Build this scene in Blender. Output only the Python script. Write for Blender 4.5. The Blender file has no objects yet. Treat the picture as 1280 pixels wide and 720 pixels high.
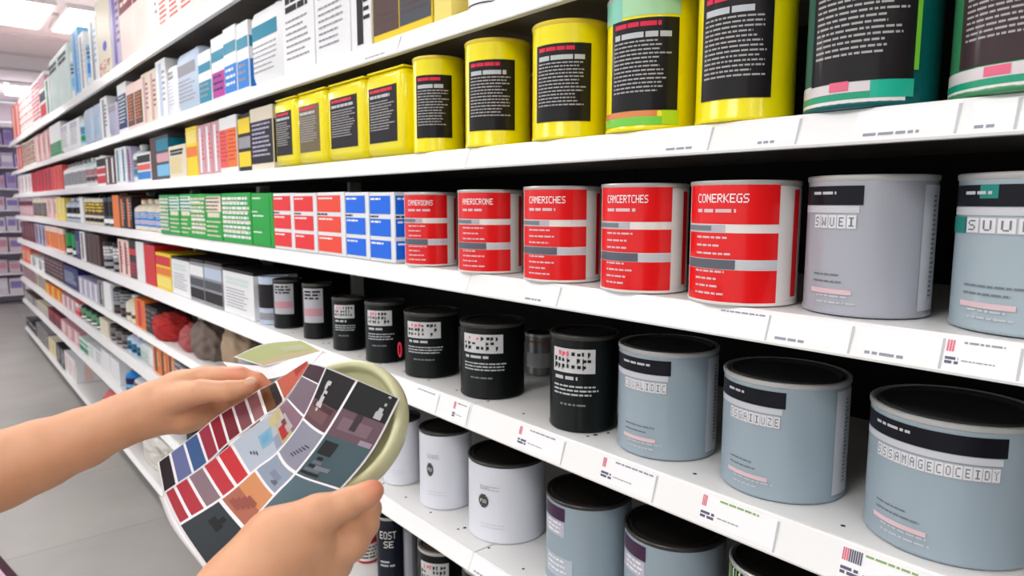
import bpy, bmesh, math, random
import numpy as np
from mathutils import Vector, Matrix
random.seed(7)
SC = bpy.context.scene
COL = SC.collection
# ------------------------------------------------------------------ camera
D = 0.80                      # distance from the camera to the shelf fronts
FPX = 850.0
DADD = 0.5 * FPX / 640 - 0.5   # things in the hands were measured for a wider lens
_p = math.atan2(360 - 254.2, FPX)
_Z = np.array([0, -math.cos(_p), -math.sin(_p)])
_X = np.array([-95 - 640.0, 254.2 - 360.0, FPX]); _X /= np.linalg.norm(_X)
_X = _X - _Z * _X.dot(_Z); _X /= np.linalg.norm(_X)
_Y = -np.cross(_Z, _X)
_r = np.array([200 - 640.0, 254.2 + 1.29 * 295 - 360.0, FPX]); EYE = -float(_r @ _Z) / float(_r @ _Y) * D   # the shelving foot stands on the floor
def cam2world(c):             # camera frame (right, down, forward) -> world
    c = np.asarray(c, float)
    return Vector((-float(c @ _X), float(c @ _Y), float(c @ _Z) + EYE))
def pix(u, v, d, raw=False):
    d = d + DADD
    return cam2world(((u - 640) / FPX * d, (v - 360) / FPX * d, d))
def pix_old(u, v, d):             # a point seen at pixel (u, v), d metres ahead
    return cam2world(((u - 640) / FPX * d, (v - 360) / FPX * d, d))
def ray(u, v):
    c = np.array([u - 640.0, v - 360.0, FPX]); return np.array([c @ _X, c @ _Y, c @ _Z])
def at_y(u, v, y):            # (aisle distance X, height above the eye) of the point at depth y
    r = ray(u, v); t = y / r[1]; return r[0] * t, r[2] * t
cd = bpy.data.cameras.new('camera'); cam = bpy.data.objects.new('camera', cd); COL.objects.link(cam)
cd.sensor_width = 36; cd.lens = 36 * FPX / 1280; cd.clip_start = 0.02; cd.clip_end = 60
rt = cam2world((1, 0, 0)) - Vector((0, 0, EYE)); up = cam2world((0, -1, 0)) - Vector((0, 0, EYE)); bk = cam2world((0, 0, -1)) - Vector((0, 0, EYE))
M = Matrix((rt, up, bk)).transposed().to_4x4(); M.translation = (0, 0, EYE)
cam.matrix_world = M
SC.camera = cam
cd.dof.use_dof = True; cd.dof.focus_distance = 0.92; cd.dof.aperture_fstop = 7.0
# ------------------------------------------------------------------ light
W = bpy.data.worlds.new('store_light'); SC.world = W; W.use_nodes = True
bgn = W.node_tree.nodes['Background']; bgn.inputs[0].default_value = (0.98, 0.985, 1.0, 1); bgn.inputs[1].default_value = 0.80
PANEL_POWER = 9.0
SC.view_settings.view_transform = 'Standard'; SC.view_settings.look = 'None'
SC.view_settings.exposure = 0.27; SC.view_settings.gamma = 1.0; SC.view_settings.use_curve_mapping = False

# ------------------------------------------------------------------ materials
def lin(c):
    return tuple(((x / 255) / 12.92 if x / 255 <= 0.04045 else ((x / 255 + 0.055) / 1.055) ** 2.4) for x in c) + (1,)
_m = {}
def mat(c, rough=0.45, metal=0.0, coat=0.0, emit=0.0, bump=0.0, scale=60.0, name=None):
    k = (tuple(c), rough, metal, coat, emit, bump, scale)
    if k in _m: return _m[k]
    m = bpy.data.materials.new(name or 'paint_%d_%d_%d' % tuple(c)); m.use_nodes = True
    nt = m.node_tree; b = nt.nodes['Principled BSDF']
    b.inputs['Base Color'].default_value = lin(c); b.inputs['Roughness'].default_value = rough
    b.inputs['Specular IOR Level'].default_value = 0.36
    if sum(c) < 200: b.inputs['Specular IOR Level'].default_value = 0.22; coat *= .4; rough = max(rough, .32); b.inputs['Roughness'].default_value = rough
    b.inputs['Metallic'].default_value = metal; b.inputs['Coat Weight'].default_value = coat; b.inputs['Coat Roughness'].default_value = 0.12
    if emit:
        b.inputs['Emission Color'].default_value = (1, 0.985, 0.98, 1); b.inputs['Emission Strength'].default_value = emit
    if bump:
        n = nt.nodes.new('ShaderNodeTexNoise'); n.inputs['Scale'].default_value = scale
        tc = nt.nodes.new('ShaderNodeTexCoord'); nt.links.new(tc.outputs['Object'], n.inputs['Vector'])
        bp = nt.nodes.new('ShaderNodeBump'); bp.inputs['Strength'].default_value = bump; bp.inputs['Distance'].default_value = 0.004
        nt.links.new(n.outputs['Fac'], bp.inputs['Height']); nt.links.new(bp.outputs['Normal'], b.inputs['Normal'])
    _m[k] = m; return m
SHELF_WHITE = mat((238, 238, 236), 0.35, name='white_shelf_enamel')
RAIL_WHITE = mat((246, 246, 245), 0.3, coat=0.3, name='price_rail_plastic')
UNDER = mat((120, 114, 108), 0.6, name='shaded_underside')  # undersides are white enamel too; their shade is put into this grey
BACK_DARK = mat((22, 19, 18), 0.8, name='shade_dark_back_panel')  # near-black colour stands in for the shade deep inside the shelves
HOLE = mat((45, 40, 38), 0.9, name='punched_hole')
METAL = mat((196, 196, 194), 0.32, metal=0.35, name='tinplate')
DARKLID = mat((30, 28, 27), 0.42, coat=0.1, name='dark_lid')
GREYLID = mat((56, 56, 58), 0.42, coat=0.1, name='grey_lid')
CAP = mat((240, 240, 240), 0.4, name='white_cap')

# ------------------------------------------------------------------ object helpers
def new(name, verts, faces, mats, idx=None, parent=None, smooth=False, loc=None):
    me = bpy.data.meshes.new(name); me.from_pydata([tuple(v) for v in verts], [], faces)
    if not isinstance(mats, (list, tuple)): mats = [mats]
    for m in mats: me.materials.append(m)
    if idx: me.polygons.foreach_set('material_index', idx)
    if smooth: me.polygons.foreach_set('use_smooth', [True] * len(me.polygons))
    me.update()
    o = bpy.data.objects.new(name, me); COL.objects.link(o)
    if parent: o.parent = parent
    if loc is not None: o.location = loc
    return o
def empty(name, loc, rz=0, parent=None):
    o = bpy.data.objects.new(name, None); COL.objects.link(o); o.location = loc; o.rotation_euler = (0, 0, rz)
    o.empty_display_size = 0.05
    if parent: o.parent = parent
    return o
USED = {}
def tag(o, label, cat, group=None):
    assert 4 <= len(label.split()) <= 16, label
    if not group:
        assert label not in USED, label
    else: assert USED.get(label, group) == group, label
    USED[label] = group
    o['label'] = label; o['category'] = cat
    if group: o['group'] = group
    return o
def struct(o): o['kind'] = 'structure'; return o
def boxdata(x0, x1, y0, y1, z0, z1, b=0.0):
    bm = bmesh.new(); bmesh.ops.create_cube(bm, size=1)
    for v in bm.verts:
        v.co = Vector(((x0 + x1) / 2 + v.co.x * (x1 - x0), (y0 + y1) / 2 + v.co.y * (y1 - y0), (z0 + z1) / 2 + v.co.z * (z1 - z0)))
    if b: bmesh.ops.bevel(bm, geom=bm.edges[:], offset=b, segments=2, affect='EDGES', profile=0.5)
    vs = [v.co.copy() for v in bm.verts]; bm.verts.index_update(); fs = [[v.index for v in f.verts] for f in bm.faces]; bm.free()
    return vs, fs
class MB:                       # collects pieces of one mesh
    def __init__(s): s.v = []; s.f = []; s.i = []; s.m = []
    def mi(s, m):
        if m not in s.m: s.m.append(m)
        return s.m.index(m)
    def add(s, vs, fs, m):
        o = len(s.v); s.v += [tuple(v) for v in vs]; s.f += [[a + o for a in f] for f in fs]; s.i += [s.mi(m)] * len(fs); return s
    def box(s, x0, x1, y0, y1, z0, z1, m, b=0.0): return s.add(*boxdata(min(x0, x1), max(x0, x1), y0, y1, z0, z1, b), m)
    def build(s, name, parent=None, smooth=False, loc=None): return new(name, s.v, s.f, s.m, s.i, parent, smooth, loc)
def lathe(prof, n=40, m=None):
    vs = []; fs = []
    for r, z in prof:
        for k in range(n):
            a = 2 * math.pi * k / n; vs.append((r * math.sin(a), -r * math.cos(a), z))
    for j in range(len(prof) - 1):
        for k in range(n):
            k2 = (k + 1) % n; fs.append((j * n + k, j * n + k2, (j + 1) * n + k2, (j + 1) * n + k))
    if prof[0][0] > 1e-6: fs.append(list(range(n))[::-1])
    fs.append([(len(prof) - 1) * n + k for k in range(n)])
    return vs, fs
def set_auto(o, ang=35):
    me = o.data; me.polygons.foreach_set('use_smooth', [True] * len(me.polygons)); me.set_sharp_from_angle(angle=math.radians(ang)); return o

# ---- marks: rectangles laid on a curved or flat surface, all of one label in one mesh
FONT = {'A': '01110 10001 10001 11111 10001 10001 10001', 'B': '11110 10001 10001 11110 10001 10001 11110', 'C': '01111 10000 10000 10000 10000 10000 01111',
 'D': '11110 10001 10001 10001 10001 10001 11110', 'E': '11111 10000 10000 11110 10000 10000 11111', 'G': '01111 10000 10000 10011 10001 10001 01111',
 'H': '10001 10001 10001 11111 10001 10001 10001', 'I': '111 010 010 010 010 010 111', 'K': '10001 10010 10100 11000 10100 10010 10001',
 'L': '10000 10000 10000 10000 10000 10000 11111', 'M': '10001 11011 10101 10101 10001 10001 10001', 'N': '10001 11001 10101 10101 10011 10001 10001',
 'O': '01110 10001 10001 10001 10001 10001 01110', 'R': '11110 10001 10001 11110 10100 10010 10001', 'S': '01111 10000 10000 01110 00001 00001 11110',
 'T': '11111 00100 00100 00100 00100 00100 00100', 'U': '10001 10001 10001 10001 10001 10001 01110', 'X': '10001 01010 00100 00100 00100 01010 10001',
 'Z': '11111 00001 00010 00100 01000 10000 11111', 'Y': '10001 01010 00100 00100 00100 00100 00100', 'F': '11111 10000 10000 11110 10000 10000 10000', 'P':'11110 10001 10001 11110 10000 10000 10000',
 'W': '10001 10001 10001 10101 10101 11011 10001', ' ': '000 000 000 000 000 000 000'}
class Marks:
    """surf(a, z, off) -> point; a runs left to right across the face in metres, z is height"""
    def __init__(s, surf, step=0.006, base=0.0006): s.surf = surf; s.mb = MB(); s.step = step; s.k = base
    def rect(s, a0, a1, z0, z1, m, lift=0.0, skew=0.0):
        n = max(1, int(math.ceil(abs(a1 - a0) / s.step))); off = s.k + lift; vs = []
        for j in range(n + 1):
            t = j / n; a = a0 + (a1 - a0) * t
            vs.append(s.surf(a, z0 + skew * t, off)); vs.append(s.surf(a, z1 + skew * t, off))
        s.mb.add(vs, [(2 * j, 2 * j + 2, 2 * j + 3, 2 * j + 1) for j in range(n)], m)
    def text(s, a0, z0, h, txt, m, lift=0.0006, w=None, thick=1.0):
        px = h / 7; cols = sum(len(FONT[c].split()[0]) + 1 for c in txt) - 1
        pw = px if w is None else w / cols; a = a0
        for c in txt:
            rows = FONT[c].split()
            for r, row in enumerate(rows):
                j = 0
                while j < len(row):
                    if row[j] == '1':
                        k = j
                        while k < len(row) and row[k] == '1': k += 1
                        s.rect(a + j * pw, a + k * pw * 1.0, z0 + (6 - r) * px, z0 + (7 - r) * px * 1.0, m, lift); j = k
                    else: j += 1
            a += (len(rows[0]) + 1) * pw
    def lines(s, a0, a1, z1, n, pitch, h, m, rnd, lift=0.0006, short=0.3, dens=1.0):   # rows of small print too small to read
        h = max(h, .0004)
        for i in range(n):
            z = z1 - i * pitch; a = a0; end = a1 - rnd.random() * (a1 - a0) * short
            while a < end:
                w = rnd.uniform(0.8, 3.2) * h * 1.6; s.rect(a, min(a + w, end), z - h, z, m, lift); a += w + h * 0.7 / dens
    def build(s, name, parent): 
        o = s.mb.build(name, parent, smooth=True); return o
def cyl(R): return lambda a, z, off: ((R + off) * math.sin(a / R), -(R + off) * math.cos(a / R), z)
def front(yf): return lambda a, z, off: (a, yf - off, z)          # flat face looking at the aisle
def side(xs): return lambda a, z, off: (xs + off, a, z)           # flat face looking along the aisle, a = depth

# ------------------------------------------------------------------ paint cans
def can(name, X, Y, z0, R, H, body, lid=DARKLID, turn=0.0, rim=METAL, n=44):
    """X along the aisle, Y depth of the axis, z0 height above the eye of the shelf deck"""
    t = empty(name, (-X, Y, z0 + EYE + 0.0004), turn)
    vs, fs = lathe([(R * 0.93, 0.0), (R * 0.985, 0.0008), (R, 0.003), (R, 0.005), (R * 0.985, 0.007), (R * 0.985, H - 0.008), (R * 0.985, H - 0.007)], n)
    set_auto(new('can_body', vs, fs, body, parent=t))
    vs, fs = lathe([(R * 0.985, H - 0.0075), (R * 1.0, H - 0.006), (R * 1.005, H - 0.0015), (R * 0.99, H), (R * 0.955, H), (R * 0.94, H - 0.003), (R * 0.93, H - 0.006)], n)
    set_auto(new('rim', vs, fs, rim, parent=t))
    vs, fs = lathe([(R * 0.92, H - 0.0055), (R * 0.90, H - 0.001), (R * 0.87, H + 0.0006), (R * 0.83, H - 0.001), (R * 0.80, H - 0.004), (R * 0.3, H - 0.0045)], n)
    set_auto(new('lid', vs, fs, lid, parent=t))
    return t
def place(uL, uR, v, y1=1.06, R=None):
    """axis position and radius of a can whose outline spans uL..uR at row v and whose front stands at depth y1"""
    y1 *= D; a = ray(uL, v); aL = math.atan2(a[1], a[0])
    if R is None:
        b = ray(uR, v); aR = math.atan2(b[1], b[0]); g = (aR - aL) / 2; m = (aR + aL) / 2
        d = y1 / (math.sin(m) - math.sin(g)); R = d * math.sin(g); return d * math.cos(m), y1 + R, R, m
    cy = y1 + R; lo, hi = aL, math.pi - 0.05
    for _ in range(60):
        m = (lo + hi) / 2; d = cy / math.sin(m)
        if m - math.asin(min(1, R / d)) < aL: lo = m
        else: hi = m
    return cy / math.tan(m), cy, R, m
RED = mat((236, 6, 12), 0.34, coat=0.35); LABELWHITE = mat((238, 234, 230), 0.35, coat=0.3); WHITE = mat((250, 250, 250), 0.35, coat=0.2)
SLATE = mat((92, 96, 108), 0.4, coat=0.2); SILVER = mat((190, 190, 196), 0.4, coat=0.2); INK = mat((28, 28, 32), 0.5, coat=0.1)
BLUEGREY = mat((152, 168, 178), 0.4, coat=0.35, name='blue_grey_enamel'); STRIP = mat((206, 208, 214), 0.4, coat=0.2)
NAVYBLACK = mat((10, 10, 22), 0.4, coat=0.2); BLACKCAN = mat((13, 18, 16), 0.34, coat=0.25, name='black_enamel'); PINK = mat((246, 96, 120), 0.5)
PALEPINK = mat((226, 196, 200), 0.5); CREAM = mat((226, 218, 196), 0.45); YELLOW = mat((255, 238, 0), 0.28, coat=0.4, name='yellow_enamel')
PLUM = mat((66, 38, 66), 0.45, coat=0.2); TEAL = mat((0, 132, 122), 0.4, coat=0.2); LETTERBOX = mat((232, 233, 236), 0.4, coat=0.1); LETTER = mat((120, 124, 132), 0.5)
SMALLGREY = mat((196, 200, 204), 0.5); DIMGREY = mat((118, 128, 136), 0.5)

def label_red(t, R, H, word, c=RED, seed=0):
    rnd = random.Random(seed); m = Marks(cyl(R * 0.985)); L = -1.25 * R; e = 0.62 * R; far = 1.5 * R
    m.rect(L, far, 0.008, H - 0.009, LABELWHITE)
    bands = [(0.655, 0.965), (0.375, 0.585), (0.03, 0.29)]
    for i, (a, b) in enumerate(bands): m.rect(L, e, H * a, H * b, c, 0.0005)
    tx = -0.93 * R
    m.text(tx, H * 0.825, H * 0.07, word, WHITE, 0.001, w=1.0 * R)
    m.lines(tx, 0.02 * R, H * 0.775, 1, 0.004, H * 0.028, PALEPINK, rnd, 0.001)
    m.rect(L, -0.32 * R, H * 0.592, H * 0.648, SILVER, 0.0008); m.rect(L, -0.58 * R, H * 0.60, H * 0.64, DIMGREY, 0.001)
    m.rect(L, -0.12 * R, H * 0.295, H * 0.37, SLATE, 0.0008); m.rect(-0.12 * R, e, H * 0.298, H * 0.365, STRIP, 0.0006)
    m.lines(tx, -0.1 * R, H * 0.555, 3, H * 0.065, H * 0.016, PALEPINK, rnd, 0.001, 0.4)
    m.lines(tx, -0.15 * R, H * 0.28, 4, H * 0.06, H * 0.016, PALEPINK, rnd, 0.001, 0.4)
    m.rect(0.98 * R, 1.16 * R, 0.012, H - 0.012, c, 0.0008)
    m.build('label', t)
def label_blue_red_small(t, R, H, c, seed):
    rnd = random.Random(seed); m = Marks(cyl(R * 0.985)); L = -1.3 * R; e = 0.8 * R
    m.rect(L, 1.5 * R, 0.006, H - 0.007, LABELWHITE)
    for a, b in ((0.69, 0.95), (0.38, 0.62), (0.06, 0.31)):
        m.rect(L, e, H * a, H * b, c, 0.0005)
        m.lines(-0.8 * R, 0.0, H * (b - 0.03), 1, 0.01, H * 0.03, WHITE, rnd, 0.001)
    m.lines(-0.8 * R, -0.3 * R, H * 0.665, 1, 0.01, H * 0.03, INK, rnd, 0.0009)
    m.build('label', t)
def label_grey(t, R, H, word, seed=0, full=0.06, teal=False, strip=True, lower=True):
    rnd = random.Random(seed); m = Marks(cyl(R * 0.985)); L = -1.35 * R; e = full * R
    m.rect(L, e, H * 0.79, H * 0.925, NAVYBLACK)
    m.rect(L, e - 0.004, H * 0.735, H * 0.785, STRIP)
    n = len(word); a0 = -0.95 * R; w = (e - 0.006 - a0) / n
    if teal: m.rect(L, a0 - 0.001, H * 0.62, H * 0.725, TEAL, 0.0006); m.rect(-0.75 * R, -0.5 * R, H * 0.84, H * 0.925, TEAL, 0.0006)
    m.rect(a0, e - 0.006, H * 0.62, H * 0.725, SILVER, 0.0)
    for i, ch in enumerate(word):
        m.rect(a0 + i * w + w * 0.06, a0 + (i + 1) * w - w * 0.06, H * 0.627, H * 0.718, LETTERBOX, 0.0005)
        m.text(a0 + i * w + w * 0.24, H * 0.64, H * 0.065, ch, LETTER, 0.001, w=w * 0.5)
    m.lines(-1.0 * R, -0.3 * R, H * 0.885, 1, 0.01, H * 0.02, SMALLGREY, rnd, 0.0009, 0.5)
    m.build('label', t); m = Marks(cyl(R * 0.985))
    m.lines(-0.9 * R, -0.1 * R, H * 0.30, 2, H * 0.05, H * 0.013, DIMGREY, rnd, 0.0006, 0.5)
    if lower:
        m.rect(-0.95 * R, -0.2 * R, H * 0.155, H * 0.19, PALEPINK, 0.0004)
        m.lines(-0.8 * R, -0.05 * R, H * 0.145, 2, H * 0.045, H * 0.014, SMALLGREY, rnd, 0.0006, 0.5)
    m.build('small_print', t)
    if strip:
        m = Marks(cyl(R * 0.985), base=0.001); m.rect(0.84 * R, 1.34 * R, 0.009, H - 0.012, STRIP)
        m.lines(1.08 * R, 1.20 * R, H * 0.86, 22, H * 0.033, H * 0.016, DIMGREY, rnd, 0.0005, 0.3)
        m.build('side_strip', t)
def label_black(t, R, H, seed=0, redtop=True):
    rnd = random.Random(seed); m = Marks(cyl(R * 0.985)); a0 = -1.0 * R; a1 = 0.32 * R
    m.rect(a0, a1, H * 0.62, H * 0.87, mat((214, 214, 214), 0.4, coat=0.2))
    q = (a1 - a0) / 9
    for r in range(3):
        for k in range(8):
            if rnd.random() < 0.85:
                x = a0 + q * (0.4 + k) + rnd.uniform(0, q * 0.2); z = H * (0.80 - 0.065 * r)
                c = PINK if (r == 0 and k < 4) else INK
                if r == 0 and k < 1: continue
                m.rect(x, x + q * rnd.uniform(0.35, 0.75), z, z + H * rnd.uniform(0.025, 0.045), c, 0.0006)
                if rnd.random() < 0.6: m.rect(x, x + q * 0.22, z - H * 0.015, z + H * 0.04, c, 0.0008)
    m.lines(a0 + 0.1 * R, -0.1 * R, H * 0.585, 1, 0.01, H * 0.035, SMALLGREY, rnd, 0.0006, 0.1)
    m.lines(a0 + 0.05 * R, 0.42 * R, H * 0.49, 3, H * 0.042, H * 0.017, SMALLGREY, rnd, 0.0006, 0.15)
    m.lines(a0 + 0.3 * R, 0.1 * R, H * 0.30, 1, 0.01, H * 0.02, DIMGREY, rnd, 0.0006, 0.2)
    m.build('label', t)
def label_yellow(t, R, H, seed, dark=(22, 19, 21), edge=0.66, z=(0.15, 0.80), tc=(226, 30, 70), fringe=None):
    rnd = random.Random(seed); m = Marks(cyl(R * 0.985)); L = -1.0 * R; e = edge * R
    if fringe: fringe(m, R, H)
    m.rect(L, e, H * z[0], H * z[1], mat(dark, 0.22, coat=0.6), 0.0004); S = H * (z[1] - z[0])
    m.lines(L + 0.12 * R, e - 0.35 * R, H * z[1] - S * 0.04, 1, 0.01, S * 0.05, mat(tc, 0.4), rnd, 0.001, 0.1, dens=2.5)
    m.lines(L + 0.12 * R, e - 0.15 * R, H * z[1] - S * 0.15, 1, 0.01, S * 0.06, SMALLGREY, rnd, 0.001, 0.2, dens=2)
    m.lines(L + 0.10 * R, e - 0.12 * R, H * z[1] - S * 0.24, 13, S * 0.045, S * 0.017, mat((176, 172, 172), 0.5), rnd, 0.001, 0.25)
    m.build('label', t)
def label_white(t, R, H, seed=0):
    rnd = random.Random(seed); m = Marks(cyl(R * 0.985)); g = mat((70, 74, 72), 0.5)
    cx = -0.62 * R; cz = H * 0.52; rz = H * 0.085; rx = R * 0.15
    for k in range(8):
        z = -rz + 2 * rz * (k + 0.5) / 8; w = rx * math.sqrt(max(0, 1 - (z / rz) ** 2)); m.rect(cx - w, cx + w, cz + z - rz / 8, cz + z + rz / 8, g)
    m.text(cx - rx * 0.6, cz - rz * 0.25, rz * 0.5, 'PSO', WHITE, 0.0008, w=rx * 1.2)
    m.lines(cx - 0.1 * R, cx + 0.45 * R, H * 0.72, 3, H * 0.02, H * 0.012, SILVER, rnd, 0.0004, 0.6)
    m.build('label', t); m = Marks(cyl(R * 0.985))
    m.lines(cx - 0.1 * R, cx + 0.8 * R, H * 0.24, 2, H * 0.04, H * 0.008, STRIP, rnd, 0.0004, 0.3)
    m.build('small_print', t)
def view_turn(az):            # turn so that the can's own front looks back at the camera
    return math.pi / 2 - az

def zz(s, y=1.0):             # shelf edge height above the eye from the slope of its line towards the vanishing point
    r = ray(200, 254.2 + s * 295); return r[2] / r[1] * y * D
def XU(u): return at_y(u, 254.2 + .3 * (u + 95), D)[0]
EDGES = [XU(u) for u in (20, 36, 54, 73, 97, 137, 200, 290, 583)]; EDGES += [EDGES[-1] - 1.1, EDGES[-1] - 2.2]
# ------------------------------------------------------------------ store shell
FLOORMAT = mat((176, 175, 170), 0.4, name='vinyl_floor')
nt = FLOORMAT.node_tree; b = nt.nodes['Principled BSDF']; tc = nt.nodes.new('ShaderNodeTexCoord')
br = nt.nodes.new('ShaderNodeTexBrick'); br.offset = 0.0; br.inputs['Scale'].default_value = 1.0; br.inputs['Brick Width'].default_value = 0.9; br.inputs['Row Height'].default_value = 0.9
br.inputs['Color1'].default_value = lin((176, 174, 168)); br.inputs['Color2'].default_value = lin((171, 169, 164)); br.inputs['Mortar'].default_value = lin((152, 150, 145)); br.inputs['Mortar Size'].default_value = 0.006; br.inputs['Mortar Smooth'].default_value = 0.8
no = nt.nodes.new('ShaderNodeTexNoise'); no.inputs['Scale'].default_value = 2.2; no.inputs['Detail'].default_value = 6
mx = nt.nodes.new('ShaderNodeMix'); mx.data_type = 'RGBA'; mx.blend_type = 'MULTIPLY'; mx.inputs[0].default_value = 0.35
nt.links.new(tc.outputs['Object'], br.inputs['Vector']); nt.links.new(tc.outputs['Object'], no.inputs['Vector'])
nt.links.new(br.outputs['Color'], mx.inputs[6]); nt.links.new(no.outputs['Fac'], mx.inputs[7]); nt.links.new(mx.outputs[2], b.inputs['Base Color'])
FX0, FX1 = -EDGES[0] - 5.5, 4.0
struct(new('floor', *boxdata(FX0, FX1, -3.5, 2.6, -0.1, 0.0), FLOORMAT))
CEIL = EYE + at_y(58, 38, 1.0)[1] * 1.12
CEILMAT = mat((240, 230, 232), 0.8, name='ceiling_tile')
mb = MB(); GRID = mat((206, 200, 202), 0.6, name='ceiling_grid')
mb.box(FX0, FX1, -3.5, 2.6, CEIL + 0.02, CEIL + 0.12, CEILMAT)
y = -3.45
while y < 2.6: mb.box(FX0, FX1, y - 0.02, y + 0.02, CEIL - 0.008, CEIL + 0.021, GRID); y += 1.22 - 0.0
x = FX0 + 0.2
while x < FX1: mb.box(x - 0.02, x + 0.02, -3.5, 2.6, CEIL - 0.007, CEIL + 0.021, GRID); x += 1.2
struct(mb.build('ceiling'))
GLOW = mat((255, 253, 252), 0.5, emit=PANEL_POWER, name='lamp_diffuser')
def CP(u, v): a = ray(u, v); t_ = (CEIL - EYE) / a[2]; return -a[0] * t_, a[1] * t_
LX0, LY = CP(60, 30); LX1 = CP(8, 111)[0]; SP = LX0 - LX1; YL = LY - .6; YR = LY + .6; YM = YL - 2.0
LX0 += .35
LP = [(LX0, YL), (LX0, YR), (LX1, YL), (LX1, YR), (LX0 + SP, YL), (LX0 + SP, YM), (LX0, YM), (LX0 + 2 * SP, YL), (LX0 + 2 * SP, YM), (LX0 + SP, YR), (LX0 + 1.5 * SP, YM)]
print('LAMPS', LX0, LY, LX1, SP, CEIL)
LWORD = ['over the middle of the aisle ahead', 'over the shelving top ahead', 'over the far end of the aisle', 'over the far end of the shelving', 'above the near shelving front', 'above the near aisle floor', 'over the opposite side ahead', 'behind the shopper above the shelf front', 'behind the shopper above the floor', 'above the near shelving top', 'directly behind the shopper']
for (x, y), w in zip(LP, LWORD):
    t = empty('ceiling_light', (x, y, CEIL)); tag(t, 'bright white flat panel ceiling light ' + w, 'ceiling light', 'panel lights set into the ceiling')
    MB().box(-0.56, 0.56, -0.565, 0.565, -0.022, 0.018, mat((235, 232, 232), 0.5), 0.003).build('light_frame', t)
    MB().box(-0.53, 0.53, -0.535, 0.535, -0.028, -0.0222, GLOW, 0.002).build('diffuser', t)
struct(MB().box(FX0, FX1, 1.62, 1.72, 0, CEIL - 0.01, mat((205, 200, 200), 0.8)).build('wall_right'))
struct(MB().box(2.7, 2.8, -3.5, 2.6, 0, CEIL - 0.01, mat((92, 86, 82), 0.8)).build('added_shade_wall'))  # unseen wall, added to keep light off the right sides of the cans
struct(MB().box(FX0 - 0.1, FX0, -3.5, 2.6, 0, CEIL - 0.01, mat((226, 214, 222), 0.8)).build('wall_far'))

# ------------------------------------------------------------------ shelving
TOP = {6: zz(-.71, 1.02), 5: zz(-.355, 1.02), 4: zz(-.101, 1.02), 3: zz(.127, 1.02), 2: zz(.365, 1.02), 1: zz(.634, 1.02)}
BOT = {6: zz(-.655), 5: zz(-.318), 4: zz(-.0635), 3: zz(.167), 2: zz(.416), 1: zz(.677)}
TOPR = dict(TOP); BOTR = dict(BOT); TOPR[0] = zz(.885, 1.02); BOTR[0] = zz(.928); TOPR[-1] = zz(1.09, 1.02); BOTR[-1] = zz(1.13)
TOPL = dict(TOP); BOTL = dict(BOT); TOPL[1] = zz(.585, 1.02); BOTL[1] = zz(.62); TOPL[0] = zz(.74, 1.02); BOTL[0] = zz(.795); TOPL[-1] = zz(.945, 1.02); BOTL[-1] = zz(.99)
TOPL[-2] = TOPR[-2] = zz(1.20, 1.02); BOTL[-2] = BOTR[-2] = zz(1.24)
WALLB = D + 0.52                  # depth of the back panel
TOPZ = TOP[6] + 0.02
def rail_data(xa, xb, zt, zb):  # price rail leaning outwards towards its foot, with a turned-in lower lip
    yt = D * 1.02; yb = D * 1.0
    pr = [(yt + 0.003, zt - 0.001), (yt, zt), (yt - 0.0015, zt - 0.002), (yb, zb + 0.003), (yb + 0.001, zb), (yb + 0.016, zb), (yb + 0.016, zb + 0.003), (yb + 0.004, zb + 0.0045), (yt + 0.003, zt - 0.005), (yt + 0.003, zt - 0.004)]
    n = len(pr); vs = [(x, y, z + EYE) for x in (xa, xb) for y, z in pr]
    fs = [(i, (i + 1) % n, n + (i + 1) % n, n + i) for i in range(n)] + [list(range(n))[::-1], [n + i for i in range(n)]]
    return vs, fs
TAGEDGE = mat((196, 197, 200), 0.5); TAGPAPER = mat((250, 250, 251), 0.45); TAGINK = mat((150, 154, 166), 0.5); TAGRED = mat((232, 120, 140), 0.5); TAGDARK = mat((96, 96, 116), 0.5); TAGGREEN = mat((140, 176, 110), 0.5)
def rail_marks(units, zt, zb):  # surface of the leaning rail: a runs left to right
    yt = D * 1.02 - 0.0015; yb = D * 1.0
    def f(a, z, off): t = (z - zb) / (zt - zb); return (a, yb + (yt - yb) * t - off, z + EYE)
    return f
BAYWORD = ['at the far end of the aisle', 'next to the far end bay', 'third from the far end', 'fourth from the far end', 'fifth from the far end', 'beside the hanging cloth goods',
           'behind the left hand', 'behind the right hand', 'holding the big red paint cans', 'at the right edge of the picture']
SHN = {6: 'top', 5: 'second', 4: 'third', 3: 'fourth', 2: 'fifth', 1: 'sixth', 0: 'seventh', -1: 'eighth', -2: 'bottom'}
TAGS = {3: [(655, 700, 0), (880, 962, 1), (962, 1066, 0), (1074, 1180, 0), (1180, 1278, 2)], 2: [(513, 548, 1), (566, 610, 2), (648, 705, 2), (752, 820, 2), (876, 972, 3), (1050, 1180, 4)],
        4: [(945, 1000, 0), (1070, 1200, 0), (1215, 1275, 0), (830, 890, 0)], 1: [(583, 640, 0)], 5: [(455, 500, 0)]}
def tag_x(s, u):
    sl = {3: .147, 2: .39, 4: -.082, 1: .655, 5: -.336}[s]; return at_y(u, 254.2 + sl * (u + 95), D * 1.01)[0]
bays = []
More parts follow.
